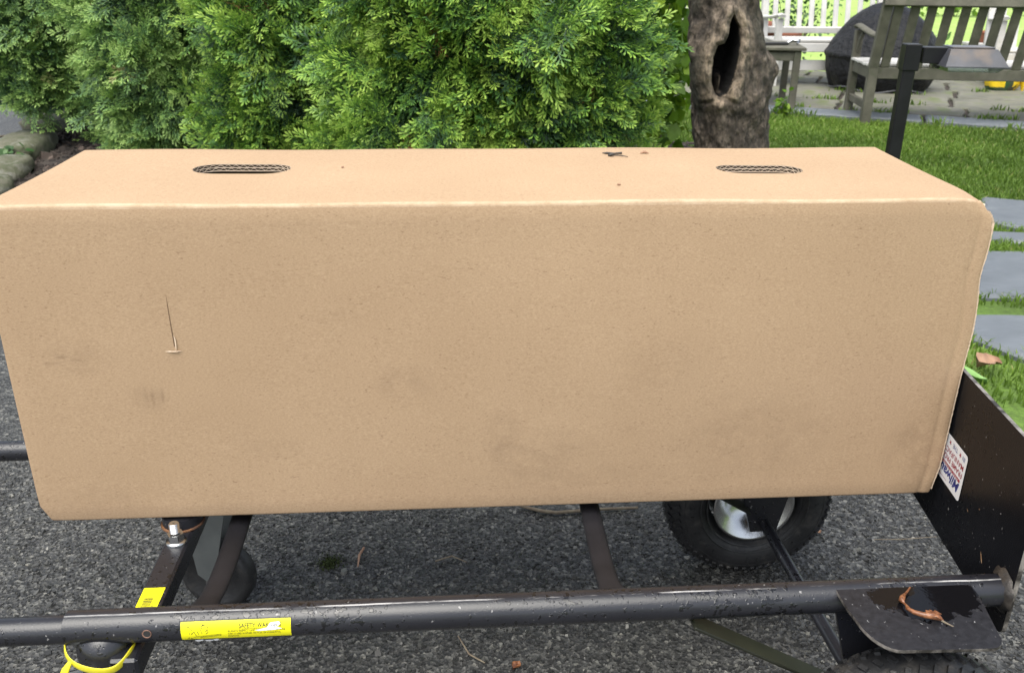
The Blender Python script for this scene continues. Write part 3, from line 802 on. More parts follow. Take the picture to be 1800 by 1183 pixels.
def leaf(name, label, loc, rz, L, w, mat, curl=.25, tilt=.1, lobes=0):
    b = MB(); n = 7; V = []; Fs = []
    for i in range(n + 1):
        f = i / n; ww = w * math.sin(PI * min(1, f * 1.02)) ** .8 * (1 + (.35 * math.sin(f * 3 * PI) if lobes else 0))
        for s_ in (-1, 0, 1): V.append((L * (f - .5), s_ * ww * .5, .012 * L / .05 * (abs(s_) * curl + .3 * math.sin(f * 5))))
    for i in range(n):
        for k in (0, 1): Fs.append((i * 3 + k, (i + 1) * 3 + k, (i + 1) * 3 + k + 1, i * 3 + k + 1))
    V2 = [(x, y, z - .0012) for x, y, z in V]; m = len(V)
    b.add(V + V2, Fs + [tuple(reversed([q + m for q in f])) for f in Fs], 0, True)
    o = b.build(name, mat, None, loc); o.rotation_euler = (tilt, 0, rz); return tag(o, label, 'leaf')
M_GREENLEAF = pm('fresh_leaf', (.16, .30, .08), (.22, .38, .12), 20, .4)
leaf('fallen_leaf', 'tan curled leaf lying on the asphalt at the far left edge', (-2.86, 4.98, .02), .9, .11, .05, M_PINKLEAF, .6)
leaf('fallen_leaf', 'dull green leaf lying on the asphalt beside the mossy rocks', (-2.88, 5.22, .02), .4, .14, .07, M_GREENLEAF, .4)
leaf('fallen_leaf', 'brown dry lobed leaf on the grass above the toe plate', (1.262, 2.165, .035), .5, .085, .06, M_LEAFDRY, .9, .2, 1)
leaf('fallen_leaf', 'fresh green leaf on the grass at the top edge of the toe plate', (1.178, 2.10, .03), -.6, .10, .05, M_GREENLEAF, .5, -.1)
bush('weed_clump', 'green weeds sprouting at the foot of the nearest mossy rock', 'plant', -2.62, 4.62, 60, (.10, .12, .05), .05, M_DARKLEAF, 46)

# ------------------------------------------------------------------ garden furniture
def slat_bench(name, label, loc, rz, L, nsl, mat, seat=.385, D=.46, top=.86, group=None, extra_low=False, slat_w=.046):
    """wooden bench; local +X along the seat, back at y=0, front at y=-D (sitter faces -Y)"""
    r = thing(name, label, 'bench', loc, rz, group)
    lean = .13
    def part(nm, *bars, m_=None):
        b = MB()
        for (p, q, w, h, up) in bars: b.bar(p, q, w, h, 0, .004, up)
        return b.build(nm, m_ or mat, r)
    for x in (.03, L - .03):
        b = MB(); b.bar((x, 0, 0), (x, 0, seat), .06, .06); b.bar((x, 0, seat - .01), (x, lean, top), .06, .055, 0, .004, (0, 1, 0)); b.build('leg', mat, r)
        part('leg', ((x, -D, 0), (x, -D, .595), .055, .055, (0, 1, 0)))
        # shaped armrest
        b = MB(); pts = [(x, .065, .585), (x, -.12, .59), (x, -.3, .605), (x, -D - .02, .625), (x, -D - .06, .615)]
        b.tube(pts, [(.016, .032)] * 5, 10, 0, True, up=(0, 0, 1)); b.build('armrest', mat, r)
        part('stretcher', ((x, 0, .13), (x, -D, .13), .03, .05, (0, 0, 1)))
        part('seat_rail', ((x, 0, seat - .04), (x, -D, seat - .04), .035, .07, (0, 0, 1)))
        b = MB(); b.tube([(x, -D + .02, .45), (x, -D + .05, .53), (x, -D + .13, .585)], [(.012, .02)] * 3, 8); b.build('arm_brace', mat, r)
    part('back_rail', ((.03, -.004, seat - .035), (L - .03, -.004, seat - .035), .035, .075, (0, 0, 1)))
    part('apron', ((.03, -D, seat - .045), (L - .03, -D, seat - .045), .03, .075, (0, 0, 1)))
    if extra_low: part('low_board', ((.03, -D + .05, .2), (L - .03, -D + .05, .2), .03, .09, (0, 0, 1)))
    k = 6
    for i in range(k):
        y = -D - .01 + (D - .03) * (i + .5) / k
        part('seat_slat', ((.0, y, seat + .012), (L, y, seat + .012 + random.uniform(-.002, .002)), .058, .02, (0, 0, 1)), m_=M_PALEWOOD_SHEEN)  # on the dark bench the pale colour stands in for reflected sky
    if True:
        part('bottom_rail', ((.06, .022, seat + .075), (L - .06, .022, seat + .075), .03, .055, (0, -.25, 1))) if extra_low else None
        part('top_rail', ((.0, lean + .005, top - .03), (L, lean + .005, top - .03), .035, .10, (0, -.25, 1)))
        y0 = .012; z0 = seat + .004 if not extra_low else seat + .09
        for i in range(nsl):
            x = .06 + (L - .12) * (i + .6) / nsl
            yy = lean * (z0 - seat) / (top - seat) + .004 if z0 > seat else .02
            part('back_slat', ((x, yy, z0), (x, lean * .93, top - .06), slat_w, .018, (0, 1, -.2)))
    return r
# dark bench, its back to the camera: local -Y (front) points away from us
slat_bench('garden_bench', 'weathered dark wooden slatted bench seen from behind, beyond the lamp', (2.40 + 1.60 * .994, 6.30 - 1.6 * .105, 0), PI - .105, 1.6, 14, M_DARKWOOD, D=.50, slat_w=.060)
slat_bench('garden_bench', 'pale silver-grey slatted bench facing us behind the small table', (2.27, 8.70, 0), 0.02, 1.13, 9, M_PALEWOOD_SHEEN, .40, .44, .98, extra_low=True)
slat_bench('garden_bench', 'pale bench at the far right behind the yellow bag, seen end on', (4.36, 8.72, 0), -.25, 1.2, 9, M_PALEWOOD_SHEEN, .33, .42, .82)

def side_table():
    r = thing('side_table', 'small weathered wooden side table between the trunk and the benches', 'table', (1.97, 7.14, 0), -.15)
    t = MB()
    for i in range(5): 
        b = MB(); b.box((0, -.26 + .13 * i, .455), (.40, .122, .022), 0, None, .004); b.build('top_board', M_DARKWOOD, r)
    for sx in (-.145, .145):
        for sy in (-.28, .28):
            b = MB(); b.box((sx, sy, .222), (.05, .05, .443), 0, None, .004); b.build('leg', M_DARKWOOD, r)
    for sy in (-.28, .28):
        b = MB(); b.box((0, sy, .40), (.24, .025, .06), 0, None, .003); b.build('apron', M_DARKWOOD, r)
    for sx in (-.145, .145):
        b = MB(); b.box((sx, 0, .40), (.025, .51, .06), 0, None, .003); b.build('apron', M_DARKWOOD, r)
side_table()
g = thing('tongs', 'black and silver barbecue tongs lying on the small side table', 'tongs', (1.99, 7.03, .466), .2)
b = MB(); b.box((-.04, 0, .012), (.20, .035, .02), 0, None, .004); b.build('handle', M_DARK, g)
b = MB(); b.tube([(.06, .01, .012), (.10, .02, .035), (.15, 0, .03), (.12, -.03, .01)], [.012, .016, .014, .008], 10); b.build('head', M_ZINC, g)

def grill():
    r = thing('covered_grill', 'round kettle grill under a wrinkled black vinyl cover', 'grill', (3.20, 8.12, 0))
    rng = random.Random(4); ph = [rng.uniform(0, 6.28) for _ in range(8)]
    prof = [(.001, .735), (.06, .733), (.14, .71), (.22, .665), (.30, .60), (.37, .52), (.43, .43), (.465, .365), (.49, .335), (.492, .315), (.475, .29), (.465, .24), (.455, .18), (.435, .12), (.41, .065), (.395, .045), (.388, .047)]
    pf = []
    for i in range(len(prof) - 1):
        for k in range(4):
            f = k / 4; pf.append((prof[i][0] * (1 - f) + prof[i + 1][0] * f, prof[i][1] * (1 - f) + prof[i + 1][1] * f))
    pf.append(prof[-1])
    def warp(rr, h, a):
        low = max(0, min(1, (.34 - h) / .2)); up = max(0, min(1, (h - .3) / .2))
        w = 1 + .022 * math.sin(7 * a + ph[0] + 6 * h) * low + .018 * math.sin(13 * a + ph[1] + 10 * h) * low + .012 * math.sin(23 * a + ph[2]) * low
        w += up * (.014 * math.sin(5 * a + ph[3] + 9 * h) + .012 * math.sin(11 * a + ph[4] - 14 * h) + .008 * math.sin(40 * h + 3 * math.sin(4 * a)))
        return rr * w, h + low * .014 * math.sin(5 * a + ph[5]) + .01 * math.sin(3 * a + ph[6]) * up
    b = MB(); b.lathe(pf, 120, 0, None, True, warp); cv = b.build('cover', M_COVER, r)
    b = MB(); pts = []
    for k in range(121):
        a = 2 * PI * k / 120; q = warp(.399, .05, a); pts.append((q[0] * math.cos(a), q[0] * math.sin(a), q[1]))
    b.tube(pts, .008, 6, 0, False); b.build('hem', M_COVER_HEM, cv)
    for k in range(3):
        a = 2 * PI * k / 3 + .5; b = MB(); b.tube([(math.cos(a) * .22, math.sin(a) * .22, .2), (math.cos(a) * .33, math.sin(a) * .33, 0.0)], .014, 8); b.build('leg', M_DARK, r)
    b = MB(); b.lathe([(.001, .02), (.36, .012), (.37, .03), (.34, .05), (.001, .05)], 40); b.build('ash_tray', M_DARK, r)
grill()

def pot(name, label, x, y, z, r, h, group=None):
    t = thing(name, label, 'flower pot', (x, y, z), 0, group)
    b = MB(); b.lathe([(.001, 0), (r * .68, 0), (r * .92, h * .78), (r, h * .78), (r * 1.02, h), (r * .9, h), (r * .86, h * .85), (.001, h * .82)], 28); b.build('pot_body', M_TERRA, t)
    b = MB(); b.lathe([(.001, h * .86), (r * .6, h * .87), (r * .855, h * .845)], 20); b.build('soil', M_SOIL, t); return t
pot('flower_pot', 'terracotta pot seen between dark bench slats above the lamp head', 4.66, 9.3, .34, .085, .11)
st = thing('plant_stand', 'low weathered stand under the terracotta pot at the right', 'stand', (4.66, 9.3, 0))
b = MB(); b.box((0, 0, .325), (.34, .3, .028), 0, None, .004); b.build('top_board', M_PALEWOOD_SHEEN, st)
for sx in (-.14, .14):
    for sy in (-.12, .12):
        b = MB(); b.box((sx, sy, .155), (.04, .04, .31), 0, None, .003); b.build('leg', M_PALEWOOD_SHEEN, st)
pot('flower_pot', 'tall brown pot standing behind the pale bench, nearer the trunk', 2.47, 9.6, 0, .17, .50, 'pots behind the pale bench')
pot('flower_pot', 'brown pot standing behind the middle of the pale bench', 2.80, 9.7, 0, .15, .42, 'pots behind the pale bench')

def soil_bag():
    r = thing('soil_bag', 'slumped yellow plastic bag with dark green print under the bench', 'bag', (4.29, 8.12, 0), .1)
    V = []; Fs = []; n, m = 22, 14
    for i in range(m + 1):
        p = PI * i / m
        for k in range(n):
            a = 2 * PI * k / n
            q = Vector((math.sin(p) * math.cos(a), math.sin(p) * math.sin(a), math.cos(p)))
            V.append(q)
    A = np.array([tuple(q) for q in V]); A = np.sign(A) * np.abs(A) ** .7
    A = A * np.array([.14, .10, .10]) * (1 + .13 * fbm(A * 2.2, 3, 6))[:, None] + np.array([0, 0, .095])
    A[:, 2] += .03 * (A[:, 0] > .06); A[:, 2] = np.maximum(A[:, 2], .004)
    for i in range(m):
        for k in range(n): Fs.append((i * n + k, (i + 1) * n + k, (i + 1) * n + (k + 1) % n, i * n + (k + 1) % n))
    b = MB(); b.add(A, Fs, 0, True)
    for fi, f in enumerate(b.f):
        c = sum((b.v[q] for q in f), Vector()) / 4
        if c.z < .12 and -.13 < c.x < .055 and (c.z < .07 or c.x > -.03): b.m[fi] = 1
    b.build('bag_body', [M_BAGY, M_BAGD], r)
    b = MB(); b.tube([(.10, -.07, .17), (.125, -.09, .10), (.13, -.10, .02)], [(.004, .02), (.004, .03), (.004, .012)], 8); b.build('folded_corner', M_BAGY, r)
soil_bag()
o = thing('low_board', 'pinkish wooden board propped low behind the dark bench', 'board', (4.20, 9.0, 0), -.05)
b = MB(); b.box((0, 0, .055), (.46, .03, .06), 0, None, .004); b.build('board', M_PLANK, o)
for sx in (-.2, 0, .2):
    b = MB(); b.box((sx, .03, .03), (.03, .03, .06), 0, None, .003); b.build('foot', M_PALEWOOD_SHEEN, o)

dk = thing('deck_chair', 'grey-white slatted chair back glimpsed left of the trunk', 'chair', (1.60, 9.0, 0), .1)
for i in range(9):
    x = -.13 + .034 * i; b = MB(); b.bar((x - .05, .12, .72), (x + .01, 0, .30), .022, .012, 0, .002, (0, 1, 0)); b.build('back_slat', M_PALEWOOD_SHEEN, dk)
b = MB(); b.bar((-.2, .125, .73), (.16, .125, .73), .03, .03); b.build('top_rail', M_PALEWOOD_SHEEN, dk)
b = MB(); b.box((.0, -.16, .26), (.42, .36, .05), 0, None, .004); b.build('seat', M_DARKWOOD, dk)
for sx in (-.18, .18):
    for sy in (-.30, -.02):
        b = MB(); b.box((sx, sy, .118), (.04, .04, .236), 0, None, .003); b.build('leg', M_DARKWOOD, dk)

# ------------------------------------------------------------------ path lamp
def lamp():
    r = thing('path_lamp', 'black square-post path lamp with a hooded head on the lawn', 'lamp', (1.163, 2.75, 0), -.06)
    b = MB(); b.box((0, 0, .37), (.037, .037, .74), 0, None, .003); b.build('post', M_LAMP, r)
    b = MB(); b.box((.002, 0, .762), (.046, .046, .075), 0, None, .0025); b.build('post_cap', M_LAMP, r)
    b = MB(); b.box((.066, 0, .769), (.070, .046, .046), 0, None, .002); b.build('arm', M_LAMP, r)
    # hood: flared box, top smaller than the open bottom
    def hood(x0, x1, y0, y1, z, X0, X1, Y0, Y1, Z, mb, mi=0):
        V = [(x0, y0, z), (x1, y0, z), (x1, y1, z), (x0, y1, z), (X0, Y0, Z), (X1, Y0, Z), (X1, Y1, Z), (X0, Y1, Z)]
        mb.add(V, [(3, 2, 1, 0), (4, 5, 6, 7), (0, 1, 5, 4), (1, 2, 6, 5), (2, 3, 7, 6), (3, 0, 4, 7)], mi)
    b = MB(); hood(.078, .255, -.080, .080, .7445, .098, .230, -.046, .046, .790, b)
    hood(.075, .258, -.083, .083, .7415, .075, .258, -.083, .083, .7445, b)
    b.build('hood', M_LAMPTOP, r)
    b = MB(); b.box((.164, 0, .7925), (.120, .080, .005), 0, None, .001); b.build('top_plate', M_LAMPTOP, r)
    b = MB(); hood(.098, .236, -.056, .056, .7270, .086, .248, -.073, .073, .7413, b); b.build('lens', M_GLASS, r)
    b = MB(); b.box((.080, 0, .737), (.012, .03, .008), 0, None, .001); b.build('latch', M_DARK, r)
lamp()

# ------------------------------------------------------------------ cart frame of reference
CO = Vector((-.6034, .9831, 0)); CY = .0779
CA = Vector((math.cos(CY), math.sin(CY), 0)); CB = Vector((-math.sin(CY), math.cos(CY), 0))
def cw(a, b, z): return CO + CA * a + CB * b + Vector((0, 0, z))

cart = thing('hand_truck', 'black steel hand truck laid flat as a four-wheeled cart under the box', 'hand truck', CO, CY)
RZ, FB, RB = .323, -.211, .194          # rail height, front rail, rear rail

def along(a0, a1, b, z, r, n=24, seg=28, mat=M_RAIL, name='side_rail', hollow=True):
    """straight tube along the cart, origin on its axis so the wear map follows it"""
    mb = MB(); pts = [(a0 + (a1 - a0) * i / n, 0, 0) for i in range(n + 1)]
    mb.tube(pts, r, seg, 0, not hollow)
    if hollow:
        ri = r - .0026
        mb.tube([(a0 + .0005, 0, 0), (a0 + .12, 0, 0)], ri, seg, 0, False)
        # rim of the cut end
        V = []; Fs = []
        for k in range(seg):
            a = 2 * PI * k / seg; V += [(a0, r * math.sin(a), r * math.cos(a)), (a0, ri * math.sin(a), ri * math.cos(a))]
        for k in range(seg): k2 = (k + 1) % seg; Fs.append((2 * k, 2 * k2, 2 * k2 + 1, 2 * k + 1))
        mb.add(V, Fs)
        mb.tube([(a1, 0, 0), (a1 + .0001, 0, 0)], r, seg, 0, True)
    return mb.build(name, mat, cart, (0, b, z))
rail_f = along(.103, 1.175, FB, RZ, .0187)
rail_r = along(.103, 1.238, RB, RZ, .0187)
# telescoping handle: two thinner tubes joined by a U beyond the frame
mb = MB()
pts = [(.30, FB, RZ), (.1, FB, RZ), (-.1, FB, RZ), (-.34, FB, RZ)]
c, rr = (-.34, (FB + RB) / 2), (RB - FB) / 2
for i in range(1, 16):
    t = PI * i / 16; pts.append((c[0] - .13 * math.sin(t), c[1] - rr * math.cos(t), RZ))
pts += [(-.34, RB, RZ), (-.1, RB, RZ), (.1, RB, RZ), (.30, RB, RZ)]
mb.tube([(p[0], p[1], p[2] - .0022) for p in pts], .0155, 24); mb.build('handle', M_PAINT, cart)

# dished crossbars the box lies on
def crossbar(a, da, w):
    mb = MB(); n = 26; pts = []; rad = []
    L0, L1 = FB + .006, RB - .006
    for i in range(n + 1):
        f = i / n; b_ = L0 + (L1 - L0) * f
        e = abs(2 * f - 1)
        z = RZ + .010 - .034 * (1 - e ** 3.2)
        pts.append((a + da * f, b_, z))
        fl = 1 + .65 * max(0, (e - .78) / .22) ** 1.6
        rad.append((.0055 - .002 * max(0, (e - .8) / .2), w * fl))
    mb.tube(pts, rad, 18, up=(0, 0, 1)); return mb.build('crossbar', M_BROWNBAR, cart)
crossbar(.243, -.006, .0138)
crossbar(.712, .012, .0138)

# square caster bar below the rails, its label, bolts, casters
mb = MB(); mb.bar((.166, FB - .03, .285), (.166, RB + .03, .285), .031, .031, 0, .003); cbar = mb.build('caster_bar', M_PAINT, cart)
mb = MB(); mb.tube([(.163, .022, .2995), (.163, .022, .3165)], .026, 22); mb.build('post_collar', M_PAINT, cart)
mb = MB(); mb.lathe([(.0262, 0), (.029, .0008), (.027, .003), (.0262, .003)], 24); o = mb.build('weld_bead', pm('rust', (.22, .10, .04), (.1, .05, .03), 60, .9), cart, (.163, .022, .2998))
def bolt(a, b_, z):
    mb = MB()
    mb.lathe([(.001, .004), (.0125, .004), (.0135, .002), (.0135, 0)], 28)
    hexp = [(math.cos(PI / 3 * k) * .0105, math.sin(PI / 3 * k) * .0105) for k in range(6)]
    mb.prism(hexp, .004, .0145)
    pr = [(.001, .030), (.0055, .030), (.0066, .0288)]
    for k in range(8): pr += [(.0066, .0288 - k * .0017), (.0056, .0288 - k * .0017 - .00085)]
    mb.lathe(pr, 22, smooth=False)
    return mb.build('bolt', M_ZINC, cart, (a, b_, z))
bolt(.167, -.026, .3005)

def wrap_label(part_mb, parts, place):
    """put (verts, faces, slot) pieces through a placing function"""
    for V, Fs, mi in parts: part_mb.add([place(x, y, h) for x, y, h in V], Fs, mi)
def word(txt, x, y, size, mi, h=.0003, shear=0, bold=0, width=None):
    V, Fs, w, hh = text_mesh(txt, shear, bold)
    sx = size if width is None else width / w
    return ([(x + vx * sx, y + vy * size, h) for vx, vy, vz in V], Fs, mi)
def rect(x0, y0, x1, y1, mi, h=.0003, n=1):
    V = []; Fs = []
    for i in range(n + 1): 
        f = i / n; V += [(x0 + (x1 - x0) * f, y0, h), (x0 + (x1 - x0) * f, y1, h)]
    for i in range(n): Fs.append((2 * i, 2 * i + 2, 2 * i + 3, 2 * i + 1))
    return (V, Fs, mi)
def rectv(x0, y0, x1, y1, mi, h=.0003, n=8):
    V = []; Fs = []
    for i in range(n + 1):
        f = i / n; V += [(x0, y0 + (y1 - y0) * f, h), (x1, y0 + (y1 - y0) * f, h)]
    for i in range(n): Fs.append((2 * i, 2 * i + 1, 2 * i + 3, 2 * i + 2))
    return (V, Fs, mi)
def line(x0, y0, x1, y1, w, mi, h=.0003):
    d = Vector((x1 - x0, y1 - y0)); p = Vector((-d.y, d.x)).normalized() * w / 2
    return ([(x0 + p.x, y0 + p.y, h), (x0 - p.x, y0 - p.y, h), (x1 - p.x, y1 - p.y, h), (x1 + p.x, y1 + p.y, h)], [(0, 1, 2, 3)], mi)

# yellow barcode label on the caster bar: local x toward the front, y across
lb = MB()
pcs = [rect(0, 0, .0, 0, 0)]
def flat_place(x, y, h): return (.166 - .0125 + y, -.118 - x, .3006 + h)
pcs = [rect(0, 0, .062, .025, 0, .0)]
x = .018
while x < .050:
    w = random.choice([.0006, .0011, .0017]); pcs.append(rect(x, .006, x + w, .0165, 1)); x += w + random.choice([.0007, .0012])
pcs.append(word('4 03', .030, .0176, .0038, 1)); pcs.append(word('HAND TRUCK MODEL', .008, .0222, .0022, 1))
wrap_label(lb, [(p[0], [tuple(reversed(f)) for f in p[1]], p[2]) for p in pcs], flat_place)
lb.build('barcode_label', [M_YELLOW, M_INK], cbar)

# safety label wrapped round the front rail; local x along the tube, y up the tube wall
RR = .0187
def tube_place(x, y, h):
    e = math.radians(43) - (.0225 - y) / RR
    r_ = RR + .00035 + h
    return (x, -math.cos(e) * r_, math.sin(e) * r_)
LX0, LX1 = .229, .347; LH = .0225; LW = LX1 - LX0
pcs = [rectv(LX0 - .0012, -.0010, LX1 + .0012, LH + .0012, 1, -.0002, 14), rectv(LX0, 0, LX1, LH, 0, .0, 14)]
pcs.append(word('SAFETY WARNING', LX0 + .062, .0142, .0066, 1, bold=.012, width=.046)); pcs.append(line(LX0 + .062, .0130, LX0 + .108, .0130, .0004, 1))
pcs.append(word('ALWAYS INSPECT UNIT BEFORE USE. MAKE SURE', LX0 + .050, .0098, .0033, 1, width=.062))
pcs.append(word('CART IS USED IN EITHER VERTICAL OR HORIZONTAL', LX0 + .050, .0064, .0033, 1, width=.057))
pcs.append(word('POSITION.', LX0 + .050, .0030, .0033, 1, width=.012))
ic = [(.007, .002, .012, .010), (.012, .010, .024, .0185), (.010, .0015, .028, .0125), (.012, .010, .010, .0015), (.024, .0185, .028, .0125), (.023, .0195, .0225, .0145), (.023, .0195, .029, .0165), (.029, .0165, .029, .0105), (.014, .0115, .0165, .0055), (.017, .0135, .019, .0075), (.0205, .0155, .0225, .009), (.007, .018, .013, .0125), (.007, .018, .0095, .009), (.013, .0045, .043, .0075), (.020, .0035, .043, .0060), (.029, .0105, .0265, .0085), (.006, .0025, .0165, .0005)]
for a_, b_, c_, d_ in ic: pcs.append(line(LX0 + a_, b_, LX0 + c_, d_, .00055, 1))
# scraped-off white patch
V = [(.0925, .0135), (.096, .0185), (.1055, .0195), (.107, .0168), (.103, .0138), (.109, .0118), (.1, .0105), (.084, .0098), (.079, .0108), (.086, .0122)]
pcs.append(([(LX0 + x, y, .0005) for x, y in V], [list(range(len(V)))], 2))
lb = MB(); wrap_label(lb, [(p[0], p[1], p[2]) for p in pcs], tube_place)
lb.build('warning_label', [M_YELLOW, M_INK, M_WHITE], rail_f)
# flaking backing under the label
lb = MB()
for (x0, e0, L) in ((.242, -.0015, .010), (.252, -.0025, .011), (.262, -.0012, .006)):
    lb.add([tube_place(x0, e0, .0004), tube_place(x0 + L, e0 + .001, .0006), tube_place(x0 + L * .8, e0 - .002, .001), tube_place(x0 + L * .2, e0 - .0025, .0012)], [(0, 1, 2, 3)])
lb.build('label_flake', M_WHITE, rail_f)
# pin hole near the sleeve end: dark cup with a coppery rim
mb = MB(); e = math.radians(8)
R_ = Matrix.Translation((.193, -math.cos(e) * .0184, math.sin(e) * .0184)) @ Matrix(((1, 0, 0), (0, math.sin(e), -math.cos(e)), (0, math.cos(e), math.sin(e)))).transposed().to_4x4().inverted().transposed().to_4x4() if False else None
ax = Vector((0, -math.cos(e), math.sin(e)))
q = ax.to_track_quat('Z', 'Y').to_matrix().to_4x4()
R_ = Matrix.Translation(Vector((.193, 0, 0)) + ax * .0182) @ q
mb.lathe([(.0046, .0002), (.0052, .0010), (.0044, .0012), (.0036, .0004)], 20, 0, R_); mb.lathe([(.0040, .0007), (.0001, .0007)], 20, 1, R_)
mb.build('pin_hole', [pm('copper_rim', (.35, .2, .15), (.2, .12, .09), 60, .5, metallic=.6), M_DARK], rail_f)

def caster(a, b_, swivel):
    r = bpy.data.objects.new('caster', None); COL.objects.link(r); r.parent = cart; r.location = (a, b_, 0); r.rotation_euler = (0, 0, swivel)
    R = .0635; off = -.035
    Rx = Matrix.Translation((off, 0, R)) @ Matrix.Rotation(PI / 2, 4, 'X')
    mb = MB(); pr = [(.012, -.014), (.040, -.010), (.047, -.0165), (.056, -.0175), (R - .003, -.014), (R, -.008), (R, .008), (R - .003, .014), (.056, .0175), (.047, .0165), (.040, .010), (.012, .014)]
    mb.lathe(pr, 48, 0, Rx); mb.build('caster_wheel', M_RUBBER, r)
    mb = MB()
    for s_ in (-1, 1):
        P_ = [(.020, .268), (-.030, .268), (off - .026, R + .05), (off - .022, R + .012), (off + .006, R - .010), (off + .020, R + .06)]
        V = [(x, s_ * .024, z) for x, z in P_] + [(x, s_ * .0265, z) for x, z in P_]; n = 6
        mb.add(V, [list(range(n)), list(range(n, 2 * n))[::-1]] + [(i, (i + 1) % n, n + (i + 1) % n, n + i) for i in range(n)])
    mb.box((0, 0, .266), (.062, .053, .004), 0, None, .001)
    mb.build('fork', M_ZINC_DULL, r)
    mb = MB(); mb.tube([(off, -.031, R), (off, .031, R)], .007, 14); mb.build('axle_bolt', M_ZINC, r)
    mb = MB(); mb.lathe([(.001, .2695), (.024, .2695), (.026, .262), (.022, .256)], 24); mb.build('swivel_head', M_ZINC_DULL, r)
    return r
caster(.172, RB + .022, math.radians(-14))
caster(.128, FB - .022, math.radians(20))
# curved gusset between sleeve end and caster bar
mb = MB(); mb.lathe([(.026, -.050), (.029, -.032), (.030, -.010), (.027, .004), (.016, .010)], 36); mb.build('caster_socket', M_PAINT, cart, (.138, FB + .002, .309))

# toe plate at the right end with rounded corners, its sticker
TA = 1.2095
mb = MB()
b0, b1, z0, z1 = FB - .022, RB + .026, .270, .5065
prof = []
for (bx, zx, r_, a0) in ((b1 - .02, z1 - .02, .02, 0), (b0 + .02, z1 - .02, .02, 90), (b0 + .012, z0 + .012, .012, 180), (b1 - .012, z0 + .012, .012, 270)):
    for k in range(6):
        t = math.radians(a0 + 18 * k); prof.append((bx + r_ * math.cos(t), zx + r_ * math.sin(t)))
n = len(prof)
V = [(0, y, z) for y, z in prof] + [(.0052, y, z) for y, z in prof]
mb.add(V, [list(range(n)), list(range(n, 2 * n))[::-1]])
mb.add(V, [(i, n + i, n + (i + 1) % n, (i + 1) % n) for i in range(n)], 1)
M_EDGE = pm('worn_steel_edge', (.05, .045, .04), (.35, .32, .29), 40, .5, .3, 120, metallic=.5, lo=.4, hi=.6)
toe = mb.build('toe_plate', [M_PLATE, M_EDGE], cart, (TA, 0, 0)); toe.rotation_euler = (0, 0, -.155)
for (b_, zz_) in ((FB, RZ), (RB, RZ)):
    mb = MB(); R_ = Matrix.Translation((TA - .0008 + .1565 * b_, b_, zz_)) @ Matrix.Rotation(-.155, 4, 'Z') @ Matrix.Rotation(-PI / 2, 4, 'Y')
    mb.lathe([(.0265, 0), (.0250, .003), (.021, .006), (.0188, .008)], 30, 0, R_, True, lambda r_, h, a: (r_ * (1 + .05 * math.sin(9 * a) + .03 * math.sin(17 * a)), h))
    mb.build('weld', pm('weld_scale', (.012, .012, .013), (.06, .052, .045), 60, .4, .4, 200, metallic=.3), cart)
# chipped rusty nicks on the plate
mb = MB()
for (b_, z_, L, w, rot) in ((-.150, .322, .016, .005, .9), (-.170, .308, .010, .004, .7), (-.118, .372, .003, .003, 0), (-.09, .352, .006, .002, .5)):
    c_, s_ = math.cos(rot), math.sin(rot); pts = [(-L, 0), (-L * .3, w * .6), (L * .5, w * .4), (L, 0), (L * .3, -w * .5), (-L * .5, -w * .6)]
    mb.add([(-.0004, b_ + (x * c_ - y * s_) / 2, z_ + (x * s_ + y * c_) / 2) for x, y in pts], [list(range(6))[::-1]])
mb.build('paint_chip', pm('bare_rust', (.42, .28, .16), (.25, .13, .06), 120, .8), toe)
# sticker, upside down on the plate: x along +b reversed so that the words start at the near end
SX0, SX1, SZ0, SZ1 = -.0615, .118, .3455, .4135
def st_place(x, y, h): return (-.0007 - h, SX0 + x, SZ1 - (SZ1 - SZ0) + (.068 - y))
SW = SX1 - SX0
cr = .005; out = []
for (cx_, cy_, a0) in ((SW - cr, .068 - cr, 0), (cr, .068 - cr, 90), (cr, cr, 180), (SW - cr, cr, 270)):
    for k in range(5):
        t = math.radians(a0 + 22.5 * k); out.append((cx_ + cr * math.cos(t), cy_ + cr * math.sin(t), 0.0))
pcs = [(out, [list(range(len(out)))], 0)]
pcs.append(word('Milwaukee', .006, .0455, .0200, 1, shear=.25, bold=.025, width=.098))
pcs.append(line(.045, .0625, .17, .0625, .0006, 2))
pcs.append(rect(.008, .0395, .112, .0438, 2))
pcs.append(word('FIRST IN HAND TRUCKS', .013, .0404, .0038, 0, .0006, shear=.2, width=.085))
pcs.append(word('FRAME PROUDLY', .005, .0285, .0108, 2, bold=.01, width=.094))
pcs.append(word('MANUFACTURED', .005, .0175, .0108, 2, bold=.01, width=.100))
pcs.append(word('IN', .006, .0055, .0095, 1, width=.0085)); pcs.append(word('THE', .031, .0055, .0095, 1, width=.017)); pcs.append(word('USA', .066, .0055, .0095, 1, width=.018))
for sx in (.022, .057, .094):
    pts = []
    for k in range(10):
        r_ = .0042 if k % 2 == 0 else .0016; t = PI / 2 + PI * k / 5; pts.append((sx + r_ * math.cos(t), .009 + r_ * math.sin(t), .0003))
    pts.append((sx, .009, .0003)); pcs.append((pts, [(k, (k + 1) % 10, 10) for k in range(10)], 2))
lb = MB(); wrap_label(lb, pcs, st_place); lb.build('sticker', [M_WHITE, M_BLUE, M_RED], toe)

